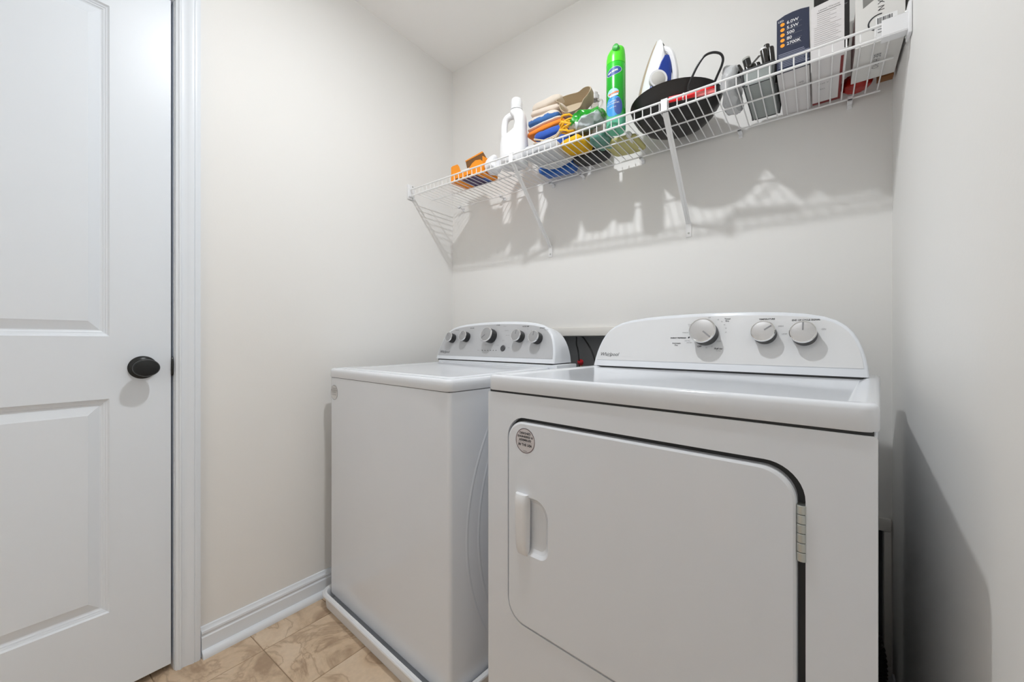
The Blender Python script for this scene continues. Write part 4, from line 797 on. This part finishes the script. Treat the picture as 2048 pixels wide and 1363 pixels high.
for i in range(5):
    flat2d('orange_dot', [disc2(0.0125, 0.1250-0.0137*i, 0.0048, 0.0046, 20, 1)], ff_, M_OD, nv)
for i, t_ in enumerate(('6.0W', '5.5W', '500', '80', '2700K')): flat2d('spec_text', [T(t_, 0.0112, 0.0215, 0.1258-0.0137*i, 0, align='LEFT', bold=0.0001)], ff_, M_PWH, nv)
flat2d('heading', [T('LED', 0.007, 0.003, 0.1345, align='LEFT')], ff_, M_PWH, nv)
for i in range(5): flat2d('rule_line', [rect2(0.030, 0.054, 0.1195-0.0137*i, 0.1199-0.0137*i)], ff_, M_INKG, nv)
M_SM = mat('small print', srgb(128, 132, 150), 0.5)
fine = [rect2(0.004, 0.058+0.006*((i*7) % 3)-0.004*((i*5) % 2), 0.047-0.0042*i, 0.0490-0.0042*i) for i in range(9)]
for it in fine: flat2d('fine_print', [it], ff_, M_SM, nv)
bt_ = lambda x, y: Vector((x, y, 0.0002))
flat2d('base_text', [T('48', 0.012, 0.050, 0.075, 0)], bt_, M_INKG, nv); flat2d('base_text', [T('Lumen', 0.006, 0.050, 0.090, 0)], bt_, M_INKG, nv)
# --- white leaflet box standing in a red tray
wl = thing('leaflet_box', 'white box printed with rows of small text, red lower edges', 'box', (-0.0130, 1.266, DK))
ww, wd, wh = 0.0650, 0.236, 0.1390
B().prism([(0, 0), (ww, 0), (ww, wh+0.004), (0, wh-0.003)], 'xz', 0, 0.012).out('front_sleeve', M_BWH, wl, smooth=False)
B().box(0.001, ww-0.006, 0.0122, wd-0.012, 0.0005, wh-0.030).out('carton', M_BWH, wl, smooth=False)
M_RD = mat('dark red card', srgb(120, 24, 26), 0.4, var=0.3, vscale=30); M_BKC = mat('black card', (0.015, 0.014, 0.014, 1), 0.45)
B().box(ww-0.0058, ww, 0.0122, wd, 0.0003, wh-0.032).out('red_side', M_RD, wl, smooth=False); B().box(0.001, ww-0.006, wd-0.0118, wd, 0.0003, wh-0.05).out('red_back', M_RD, wl, smooth=False)
flat2d('heading', [T('Limited Warranty', 0.0058, 0.036, 0.1235, 2)], ff_, M_INKG, wl); flat2d('heading_rule', [rect2(0.012, 0.058, 0.1175, 0.1184, 2)], ff_, M_INK, wl)
for i in range(17):
    a_, e_ = (0.012, 0.050-0.012*((i*3) % 2)) if i < 6 else (0.006, 0.059-0.005*((i*5) % 3))
    flat2d('text_line', [rect2(a_, e_, 0.1120-0.0050*i, 0.1130-0.0050*i, 1)], ff_, mat('pale text', (0.42, 0.40, 0.40, 1), 0.6), wl)
flat2d('base_text', [T('TYPE A', 0.008, 0.025, 0.120)], bt_, M_INKG, wl); flat2d('base_text', [T('LED', 0.009, 0.022, 0.150)], bt_, M_INKG, wl)
# --- black box and big white box by the right wall
bb = thing('black_box', 'glossy black box with small white print behind the leaflet box', 'box', (-0.008, 1.395, DK+0.1095))
B().box(0, 0.076, 0, 0.050, 0.0005, 0.170, bev=0.001, seg=1).out('carton', M_BKC, bb)
flat2d('print', [T('3M', 0.014, 0.016, 0.100, bold=0.0003)], ff_, M_INKG, bb); flat2d('print', [T('outdoor', 0.007, 0.060, 0.090)], ff_, M_INKG, bb)
gw = thing('shipping_box', 'large white carton with barcode label and sideways lettering by right wall', 'box', (0.0725, 1.272, DK))
gx, gd, gh = 0.0870, 0.168, 0.165
M_GW = mat('white corrugate', (0.68, 0.67, 0.65, 1), 0.6); M_GI = mat('grey card inside', (0.30, 0.295, 0.28, 1), 0.8)
B().prism([(0, 0), (gx, 0), (gx, gh), (0.038, gh), (0.036, 0.103), (0.014, 0.090), (0.012, gh), (0, gh)], 'xz', 0, 0.003).out('front_panel', M_GW, gw, smooth=False)
b = B(); b.box(0, 0.003, 0.003, gd, 0.0003, 0.095); b.box(gx-0.003, gx, 0.003, gd, 0.0003, gh); b.box(0.003, gx-0.003, gd-0.003, gd, 0.0003, gh); b.box(0.003, gx-0.003, 0.003, gd-0.003, 0.0003, 0.003)
b.out('carton_walls', M_GW, gw, smooth=False)
B().box(0.004, gx-0.004, 0.06, 0.063, 0.004, gh-0.004).out('inner_divider', M_GI, gw, smooth=False)
flat2d('lettering', [T('EX N', 0.0165, 0.0455, 0.088, -90, sx=0.9)], ff_, M_INK, gw)
flat2d('emblem', [ring2(0.044, 0.046, 0.015, 0.0175, 30, sx=1.25, sy=1.1, a0=80, a1=240)], ff_, M_INK, gw)
lbp = flat2d('barcode_label', [rect2(0.0365, 0.074, 0.008, 0.058)], lambda x, z: Vector((x, -0.0003, z)), M_PWH, gw)
xx = 0.0395
for i, wd_ in enumerate((3, 1, 2, 1, 1, 3, 2, 1, 1, 2, 3, 1, 2)):
    flat2d('bar', [rect2(xx, xx+0.0006*wd_, 0.041, 0.055)], lambda x, z: Vector((x, -0.0006, z)), M_INK, lbp); xx += 0.0006*wd_+0.0010
for i in range(3): flat2d('label_line', [rect2(0.040, 0.060-0.004*i, 0.034-0.007*i, 0.0365-0.007*i)], lambda x, z: Vector((x, -0.0006, z)), M_INKG, lbp)
flat2d('lettering', [T('BE HERO', 0.019, 0.044, -0.085, -90, sx=0.9)], lambda x, y: Vector((x, -y, -0.0002)), M_INKG, gw)
# --- red bag and brown block behind
b = superell(B(), (0, 0, 0), (0.032, 0.030, 0.020), 0.7, 0.6, 40, 20); b.noise(0.009, 45, 41); b.noise(0.004, 110, 42); b.xf(Matrix.Translation((0.088, 1.480, DK+0.020)) @ rot('Z', 12)); b.clampz(DK)
tag(b.out('red_bag', mat('red film bag', srgb(150, 24, 14), 0.3, var=0.45, vscale=40), angle=30), 'crumpled red plastic bag behind the white carton', 'bag')
tag(B().prism([(0.128, 0.0), (0.160, -0.0), (0.160, 0.045), (0.128, 0.045)], 'xz', 0, 0.030, bev=0.002).xf(Matrix.Translation((0, 1.448, DK))).out('wood_block', mat('brown wood', srgb(122, 78, 36), 0.6, var=0.2, vscale=60)), 'small brown wooden block in the shelf corner behind white carton', 'block')
